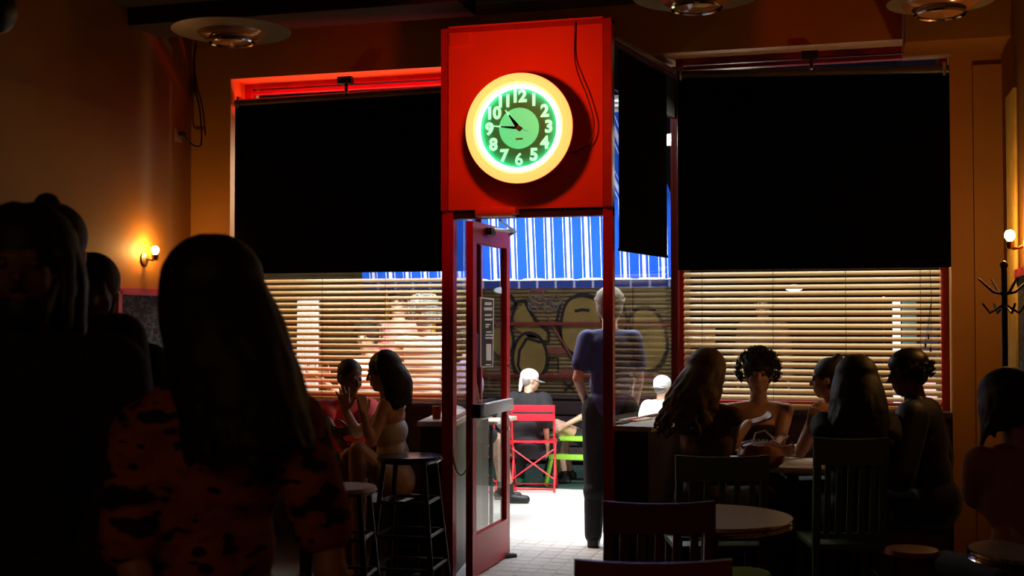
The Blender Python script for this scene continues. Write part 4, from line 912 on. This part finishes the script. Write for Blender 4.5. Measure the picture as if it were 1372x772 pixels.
    for (nm, mm, kw) in tops:
        m = MB(); e = kw.get('e', .012)
        torso(m, e, hi=kw.get('hi', 1.0))
        if kw.get('sleeve', 0) > 0:
            for n in 'lr': arm(m, n, e + kw.get('loose', 0.006), f1=kw['sleeve'])
        if kw.get('skirt'):
            for n in 'lr': leg(m, n, .018, kw['skirt'])
        if kw.get('hood'): cap(m, UB(-.07, -.05, .53), UB(.07, -.05, .53), .04, .04)
        if kw.get('neck'): cap(m, UB(0, -.01, .5), UB(0, 0, .56), .062 * s, .058 * s)
        remeshed(nm, m, mm, t, max(vox, .010), 3)
    if bottoms and not no_legs:
        nm, mm, f1 = bottoms[:3]; be = bottoms[3] if len(bottoms) > 3 else .012; m = MB(); m.ball(UB(0, 0, 0.0), (.160 * s, .122 * s, .11 * s), 20, 12, tr)
        for n in 'lr': leg(m, n, be, f1)
        remeshed(nm, m, mm, t, max(vox, .011), 3)
    if shoes and not no_legs:
        for n in 'lr':
            m = MB(); foot(m, n, .007); a = J['ankle_' + n]
            m.box(V((a.x, a.y, .012)) + F * .055, (.08, .24, .022), rot=Quaternion((0, 0, 1), R(face - 90)).to_matrix(), bevel=.008)
            remeshed('shoe', m, mat('shoe_' + shoes, {'black': (0.01, 0.01, 0.01), 'green': (0.02, 0.35, 0.2), 'white': (.7, .7, .7)}[shoes], 0.5), t, .010, 2)
    if hair: do_hair(t, hair, HD, HR, hU, hF, hR, s, UB, J, Rt, Ft, U)
    return t, HD, UB, J

def do_hair(t, hair, HD, HR, hU, hF, hR, s, UB, J, Rt, Ft, U):
    rg = random.Random(hash(hair.get('seed', 1)))
    kind = hair['kind']; hm = hairm(hair.get('col', 'dark'))
    def capm(m, th=.012, lo=0.0):
        m.ball(HD(0, -.022, .045), ((.078 + th) * s, (.092 + th) * s, (.080 + th) * s), 24, 14, HR)
        m.ball(HD(0, -.045, -.005), ((.070 + th) * s, (.062 + th) * s, (.07 + th) * s), 20, 12, HR)
    if kind == 'short':
        m = MB(); capm(m, hair.get('th', .010))
        for i in range(hair.get('tufts', 40)):
            a = rg.uniform(0, 2 * math.pi); el = rg.uniform(-.1, 1.4)
            d = (hR * math.cos(a) * math.cos(el) + hF * (math.sin(a) * math.cos(el) - .25) + hU * math.sin(el)).normalized()
            c = HD(0, -.02, .04); cap(m, c + d * .07 * s, c + d * (.10 + rg.uniform(0, hair.get('mess', .012))) * s, .016, .007, 8)
        remeshed('hair', m, hm, t, .007, 1, .4)
    elif kind == 'curly':
        m = MB(); capm(m, hair.get('th', .02))
        for i in range(hair.get('n', 260)):
            a = rg.uniform(0, 2 * math.pi); el = rg.uniform(-.55, hair.get('elmax', 1.5))
            if math.sin(a) * math.cos(el) > .55 and el < .35: continue
            d = (hR * math.cos(a) * math.cos(el) + hF * math.sin(a) * math.cos(el) + hU * math.sin(el)).normalized()
            c = HD(0, -.02, .03) + d * (.095 + hair.get('th', .02) + rg.uniform(0, .022)) * s
            u = d.orthogonal().normalized(); w = d.cross(u); rad = rg.uniform(.006, .011)
            m.tube([c + (u * math.cos(k_) + w * math.sin(k_)) * rad + d * (k_ * .003 - .008) for k_ in [j * 1.1 for j in range(8)]], .0028, 4)
        m.build('hair', hm, t, world=True)
    elif kind == 'long':
        m = MB(); capm(m, hair.get('th', .014)); L = hair['L']; n = hair.get('n', 46); wv = hair.get('wave', .006); sp = hair.get('spread', .0); pull = V(hair.get('pull', (0, 0, 0)))
        a0, a1 = hair.get('arc', (-200, 20))
        for i in range(n):
            a = R(a0 + (a1 - a0) * (i + rg.uniform(-.3, .3)) / (n - 1))
            d = hR * math.cos(a) + hF * math.sin(a); pts = []
            ln = L * rg.uniform(.86, 1.04); ph = rg.uniform(0, 6.28)
            c = HD(0, -.02, .035)
            for k_ in range(5):
                el = R(80 - 20 * k_); pts.append(c + (d * math.cos(el) * .098 + hU * math.sin(el) * .098) * s)
            base = pts[-1]; steps = max(6, int(ln / .04))
            for j in range(1, steps + 1):
                u = j / steps; z = -ln * u
                out = d * (.014 * math.sin(min(1, u * 3) * 1.57) + sp * u) * s
                # keep outside the back and shoulders
                bd = -Ft * (.055 * min(1, u * 2.2)) * (1.0 if d.dot(Ft) < .45 else -.6)
                pts.append(base + out + bd * s + V((0, 0, z)) + pull * u + (hR * math.sin(u * 16 + ph) + hF * math.cos(u * 14 + ph)) * wv * u)
            r_ = [.016] * 5 + [.0175 * (1 - .55 * (j / steps)) for j in range(1, steps + 1)]
            m.tube(pts, r_, 6)
        remeshed('hair', m, hm, t, hair.get('vox', .009), 1, .35)
    elif kind == 'bun':
        m = MB(); capm(m, .010); m.ball(HD(0, -.07, .12), .035 * s, 14, 9); cap(m, HD(0, -.09, 0), HD(0, -.10, -.10), .05, .03)
        remeshed('hair', m, hm, t, .008, 2, .4)
    if hair.get('beard'):
        m = MB(); m.ball(HD(0, .05, -.085), (.045 * s, .042 * s, .045 * s), 16, 10, HR)
        for sd in (-1, 1): cap(m, HD(sd * .06, .01, -.03), HD(sd * .035, .05, -.09), .016, .026)
        m.ball(HD(0, .09, -.045), (.028, .010, .007), 12, 7, HR)
        remeshed('beard', m, hm, t, .008, 2, .4)
    if hair.get('cap'):
        cm = hair['cap']; m = MB()
        m.ball(HD(0, -.015, .055), (.092 * s, .107 * s, .082 * s), 26, 14, HR); m.ball(HD(0, -.02, .02), (.090 * s, .105 * s, .03 * s), 24, 10, HR)
        o = remeshed('cap', m, cm, t, .008, 2, .4)
        f = -1 if hair.get('backwards') else 1
        m = MB(); pts = []
        for k_ in range(13):
            a = R(-70 + 140 * k_ / 12); pts.append((math.sin(a) * .080, .085 * math.cos(a)))
        outer = [(x * 1.02, y + .085 * math.cos(R(-70 + 140 * i / 12))) for i, (x, y) in enumerate(pts)]
        A_ = [m.bm.verts.new(HD(x, f * y, .012)) for x, y in pts]; B_ = [m.bm.verts.new(HD(x, f * y, -.002 - .0 * abs(x))) for x, y in outer]
        for k_ in range(12): m.bm.faces.new((A_[k_], A_[k_ + 1], B_[k_ + 1], B_[k_]))
        bmesh.ops.solidify(m.bm, geom=m.bm.faces[:], thickness=.005)
        m.build('brim', cm, t, world=True)
        if hair.get('tail'): m = MB(); cap(m, HD(-.01, -.10, .0), HD(-.015, -.11, -.12), .024, .014); remeshed('neck_flap', m, cm, t, .008, 1)
        if hair.get('badge'): MB().ball(HD(.04, .085, .06), .010, 10, 7).build('badge', M_PAPER, t, world=True)

# clothes materials
M_NAVY = mat('navy_cotton', (0.045, 0.06, 0.20), 0.85, var=0.1, bump=0.05); M_JEAN = mat('black_denim', (0.010, 0.011, 0.016), 0.8, var=0.35, scale=20)
M_BLKT = mat('black_cotton', (0.014, 0.015, 0.02), 0.85, var=0.2); M_WHT = mat('white_cotton', (0.85, 0.85, 0.87), 0.8, var=0.03)
M_REDT = mat('red_cotton', (0.65, 0.02, 0.02), 0.8, var=0.1); M_YSH = mat('pale_yellow_cotton', (0.75, 0.70, 0.34), 0.8, var=0.08)
M_CREAM = mat('white_top_cotton', (0.62, 0.60, 0.62), 0.7, var=0.06); M_LILAC = mat('lilac_cotton', (0.25, 0.2, 0.45), 0.8)
M_PRINT = patches_mat('red_black_print', [(0.0, (0.012, 0.008, 0.01)), (0.40, (0.34, 0.08, 0.03)), (0.52, (0.24, 0.045, 0.02)), (0.60, (0.012, 0.008, 0.01))], 9)
M_PINKT = mat('dusty_pink_cotton', (0.34, 0.15, 0.11), 0.85, var=0.1); M_GREYT = mat('grey_cotton', (0.12, 0.12, 0.13), 0.85)

# --- foreground, standing with their backs to the camera or in shadow
human('woman standing in the foreground, very long dark hair, red and black patterned shirt', (283, 334, 2.62), 118, 'stand', hy=8, sk='tan', shoulder=.165,
      tops=[('shirt', M_PRINT, dict(sleeve=.9, e=.014, loose=.008))], bottoms=('trousers', M_BLKT, 2.0), over={'sh_r': P(392, 566, D=2.6), 'sh_l': P(192, 580, D=2.62), 'elbow_r': P(438, 720, D=2.55), 'elbow_l': P(172, 740, D=2.5), 'wrist_l': P(215, 850, D=2.45), 'wrist_r': P(455, 900, D=2.5)},
      hair=dict(kind='long', L=.36, n=50, col='black', spread=.02, arc=(-190, 18), wave=.008, th=.014, vox=.010, seed=3, pull=(.09, .02, 0)))
human('bearded man with shoulder-length hair and dark clothes at the left picture edge', (34, 290, 2.68), -60, 'stand', hy=0, sk='brown',
      tops=[('jacket', M_BLKT, dict(sleeve=2, e=.03, loose=.012, neck=1))], bottoms=('trousers', M_BLKT, 2.0), over={'elbow_l': P(165, 660, D=2.75), 'wrist_l': P(120, 790, D=2.65), 'elbow_r': P(-110, 640, D=2.75), 'wrist_r': P(-60, 800, D=2.65)},
      hair=dict(kind='long', L=.20, n=30, col='black', arc=(-215, 35), beard=True, seed=4))
human('man in dark clothes standing between the bearded man and the red framed picture', (124, 348, 3.9), -62, 'stand', hy=8, sk='brown',
      tops=[('sweater', M_BLKT, dict(sleeve=2, e=.02))], bottoms=('trousers', M_BLKT, 2.0), hair=dict(kind='short', col='black', tufts=0, beard=True, seed=5))
human('tall person with pinned-up dark hair, mostly hidden behind the bearded man', (72, 284, 3.45), 110, 'stand', sk='tan',
      tops=[('jacket', M_BLKT, dict(sleeve=2, e=.02))], bottoms=('trousers', M_BLKT, 2.0), hair=dict(kind='bun', col='black', seed=6))

# --- couple by the left window
human('smiling man in a red shirt and pale shorts sitting left in the couple', (470, 485, 8.05), -42, 'sit', s=.94, hy=8, hp=-6, sk='brown', lean=8,
      over={'elbow_l': (500, 575, 7.85), 'wrist_l': (470, 578, 7.75), 'elbow_r': (436, 560, 7.9), 'wrist_r': (452, 585, 7.75), 'knee_l': (470, 612, 7.55), 'knee_r': (445, 615, 7.6), 'ankle_l': V((*P(470, 612, D=7.5).xy, .08)), 'ankle_r': V((*P(445, 612, D=7.55).xy, .08))},
      tops=[('shirt', M_REDT, dict(sleeve=.75, loose=.012))], bottoms=('shorts', M_YSH, .95), shoes='white', hair=dict(kind='short', col='black', tufts=0, th=.004, seed=1), vox=.0085)
wm = human('young woman in profile with long dark hair and a strapless pale top, hands raised', (513, 476, 7.55), 188, 'sit', s=.97, sk='pale', lean=6, shoulder=.155, hp=-3,
      over={'sh_r': (535, 542, 7.75), 'sh_l': (516, 545, 7.45), 'elbow_l': (497, 592, 7.35), 'wrist_l': (487, 556, 7.3), 'elbow_r': (478, 580, 7.75), 'wrist_r': (464, 552, 7.65), 'knee_l': (480, 603, 7.25), 'knee_r': (478, 606, 7.5), 'ankle_l': V((*P(482, 603, D=7.3).xy, .08)), 'ankle_r': V((*P(478, 606, D=7.5).xy, .08))},
      hands={'r': dict(dir=(-.18, 0, 1), palm=(.2, -1, 0), curl=.25), 'l': dict(dir=(-.15, .1, 1), palm=(-.9, .5, 0), curl=.75)},
      tops=[('strapless_top', M_CREAM, dict(hi=.5, e=.010))], bottoms=('shorts', mat('tan_shorts', (0.45, 0.27, 0.15), .8), .55), shoes='black',
      hair=dict(kind='long', L=.27, n=36, col='dark', arc=(-190, 10), spread=.0, wave=.006, seed=8), vox=.006)

# --- friends by the right window
human('woman with long wavy brown hair seen from behind at the left of the friends\' table', (950, 474, 6.75), 62, 'sit', s=1.0, sk='tan', hy=-10, lean=4,
      over={'elbow_r': (978, 600, 6.75), 'wrist_r': (1002, 568, 7.0), 'elbow_l': (925, 600, 6.6), 'wrist_l': (950, 612, 6.9)}, hands={'r': dict(dir=(.8, .2, .25), palm=(0, -.3, 1), curl=.3)},
      tops=[('top', mat('brown_top', (0.10, 0.05, 0.035), .8), dict(sleeve=.0, e=.010))], bottoms=('trousers', M_BLKT, 2.0), hair=dict(kind='long', L=.38, n=44, col='brown', arc=(-200, 20), spread=.045, wave=.022, pull=(-.08, -.02, 0), seed=9))
human('woman with short curly hair facing the camera, bare shoulders and a black top', (1016, 478, 7.5), -80, 'sit', s=.97, sk='tan', hy=-6, hp=-4,
      over={'elbow_l': (1045, 590, 7.35), 'wrist_l': (1040, 605, 7.1), 'elbow_r': (985, 595, 7.35), 'wrist_r': (1002, 604, 7.5)}, hands={'l': dict(dir=(.8, -.3, .1), curl=.7)},
      tops=[('black_top', M_BLKT, dict(hi=.5, e=.012))], bottoms=('trousers', M_BLKT, 2.0), hair=dict(kind='curly', col='dark', n=800, th=.020, seed=10), vox=.0085)
human('young woman in profile looking left, dark hair tied back, arm on the table', (1108, 484, 7.35), 175, 'sit', s=.97, sk='tan', hp=4, lean=8, shoulder=.15,
      over={'sh_l': (1098, 548, 7.2), 'elbow_l': (1072, 606, 7.1), 'wrist_l': (1085, 575, 6.95), 'elbow_r': (1078, 600, 7.5), 'wrist_r': (1052, 604, 7.3)}, hands={'l': dict(dir=(.3, 0, 1), curl=.6), 'r': dict(dir=(-1, -.2, .1), curl=.8)},
      tops=[('top', mat('grey_pink_top', (0.28, 0.2, 0.18), .8), dict(hi=.5, e=.010))], bottoms=('trousers', M_BLKT, 2.0), hair=dict(kind='bun', col='dark', seed=11), vox=.0085)
human('woman with long straight black hair seen from behind in front of the tall green chair', (1147, 483, 6.45), 100, 'sit', s=1.0, sk='tan',
      over={'elbow_l': (1104, 585, 6.35), 'wrist_l': (1095, 600, 6.6), 'elbow_r': (1192, 590, 6.3), 'wrist_r': (1180, 604, 6.6)},
      tops=[('shirt', M_BLKT, dict(sleeve=.8, e=.014))], bottoms=('trousers', M_BLKT, 2.0), hair=dict(kind='long', L=.40, n=46, col='dark', arc=(-200, 20), spread=.055, wave=.010, seed=12))
human('man in a dark baseball cap and jacket leaning in from the table\'s right', (1214, 473, 6.7), 165, 'sit', s=1.02, sk='brown', lean=10, hy=12, shoulder=.18,
      over={'sh_l': (1222, 560, 6.45), 'elbow_l': (1205, 640, 6.3), 'wrist_l': (1165, 630, 6.4)},
      tops=[('jacket', mat('dark_jacket', (0.016, 0.018, 0.022), .6), dict(sleeve=2, e=.028, loose=.014, neck=1))], bottoms=('jeans', mat('dark_blue_denim', (0.03, 0.04, 0.07), .8), 2.0), hair=dict(kind='curly', col='black', n=220, th=.0, elmax=.15, cap=M_BLACK, badge=True, seed=13))
human('person with dark hair in a dusty pink T-shirt at the right picture edge', (1348, 506, 4.9), 115, 'sit', s=1.0, sk='tan', shoulder=.15, lean=12, hp=-25,
      over={'elbow_l': (1310, 668, 4.9), 'wrist_l': (1345, 705, 4.75)},
      tops=[('t_shirt', M_PINKT, dict(sleeve=.85, e=.012, loose=.010))], bottoms=('trousers', M_BLKT, 2.0), hair=dict(kind='long', L=.20, n=40, col='black', th=.022, spread=.02, arc=(-205, 25), seed=14))

# --- people outside
human('man with grey hair, navy T-shirt and black jeans standing outside the door, back turned', (817, 390, 8.66), 98, 'stand', sk='pale', stance=.105,
      over={'elbow_l': (774, 508, 8.6), 'wrist_l': (792, 556, 8.85), 'elbow_r': (856, 508, 8.7), 'wrist_r': (848, 556, 8.9)}, shoulder=.155,
      tops=[('t_shirt', M_NAVY, dict(sleeve=.62, e=.014, loose=.010))], bottoms=('jeans', M_JEAN, 2.0, .026), hair=dict(kind='short', col='grey', th=.022, tufts=90, mess=.006, seed=15))
human('man in a white cap and black T-shirt sitting with his back to the door', (711, 497, 11.75), 84, 'sit', s=.86, sk='pale', lean=10, knee_sp=.2, hy=-50,
      tops=[('t_shirt', M_BLKT, dict(sleeve=.8, e=.03, loose=.02))], bottoms=('trousers', M_BLKT, 2.0), shoes='green', hair=dict(kind='short', col='grey', tufts=0, th=.0, cap=M_WHT, tail=True, seed=16), over={'ankle_l': V((*P(697, 650, D=11.9).xy, .08)), 'ankle_r': V((*P(733, 648, D=12.0).xy, .08))})
human('person with bare legs on the lime bench, mostly hidden behind the standing man', (815, 508, 12.2), 178, 'sit', s=.88, sk='pale',
      over={'wrist_l': (757, 570, 11.95), 'elbow_l': (785, 556, 12.0), 'knee_l': (746, 568, 12.0), 'knee_r': (752, 570, 12.3), 'ankle_l': (756, 632, 12.1), 'ankle_r': (764, 632, 12.4)},
      tops=[('shirt', M_CREAM, dict(sleeve=.7))], bottoms=('shorts', M_BLKT, .6), shoes='black', hair=dict(kind='short', col='dark', seed=17))
human('person in a lilac shirt sitting outside, seen through the open door\'s glass', (628, 440, 10.4), 10, 'sit', s=.99, sk='pale',
      over={'wrist_r': (660, 600, 10.5), 'knee_r': (668, 590, 10.5), 'knee_l': (664, 592, 10.8), 'ankle_r': (682, 648, 10.75), 'ankle_l': (672, 645, 10.95)},
      tops=[('shirt', M_LILAC, dict(sleeve=.8, e=.02))], bottoms=('shorts', M_BLKT, .7), shoes='black', hair=dict(kind='short', col='dark', seed=18))
human('person in a white shirt sitting outside behind the right alcove glass', (888, 506, 10.6), 60, 'sit', s=.80, sk='pale', lean=5,
      tops=[('shirt', M_WHT, dict(sleeve=.7, e=.03))], bottoms=('trousers', M_WHT, 2.0), hair=dict(kind='short', col='grey', tufts=0, th=.0, cap=M_WHT, backwards=True, seed=19))
human('woman in a white top sitting outside at the right end of the left window', (568, 402, 9.9), 100, 'sit', s=1.05, sk='pale',
      tops=[('white_top', M_WHT, dict(sleeve=0, e=.012))], bottoms=('trousers', M_WHT, 2.0), hair=dict(kind='curly', col='grey', n=420, th=.02, seed=20))
human('woman with dark curly hair facing in, outside the middle of the left window', (492, 435, 10.5), -95, 'sit', s=1.0, sk='pale',
      over={'elbow_r': (455, 530, 10.3), 'wrist_r': (425, 505, 10.2)},
      tops=[('white_top', M_WHT, dict(sleeve=0, e=.012))], bottoms=('trousers', M_BLKT, 2.0), hair=dict(kind='curly', col='dark', n=420, th=.02, seed=21))
human('person in pink standing further back between the yellow posts', (534, 386, 11.4), -80, 'sit', s=1.12, sk='pale',
      tops=[('shirt', mat('pink_cotton', (0.8, 0.25, 0.25), .8), dict(sleeve=.8))], bottoms=('trousers', M_BLKT, 2.0), hair=dict(kind='short', col='brown', seed=22))
human('person in white sitting outside at the left, beside the ribbed screen', (372, 440, 10.6), -20, 'sit', s=1.0, sk='pale',
      over={'elbow_l': (385, 512, 10.3), 'wrist_l': (425, 502, 10.2)},
      tops=[('shirt', M_WHT, dict(sleeve=.6))], bottoms=('trousers', M_BLKT, 2.0), hair=dict(kind='short', col='brown', seed=23))
human('person in a brown jacket standing outside behind the middle of the right blind', (1022, 392, 12.4), -85, 'stand', sk='tan',
      tops=[('jacket', mat('brown_jacket', (0.12, 0.06, 0.045), .8), dict(sleeve=2, e=.02))], bottoms=('trousers', M_BLKT, 2.0), hair=dict(kind='short', col='black', tufts=0, seed=24), vox=.013)
bpy.data.scenes.remove(TMP)
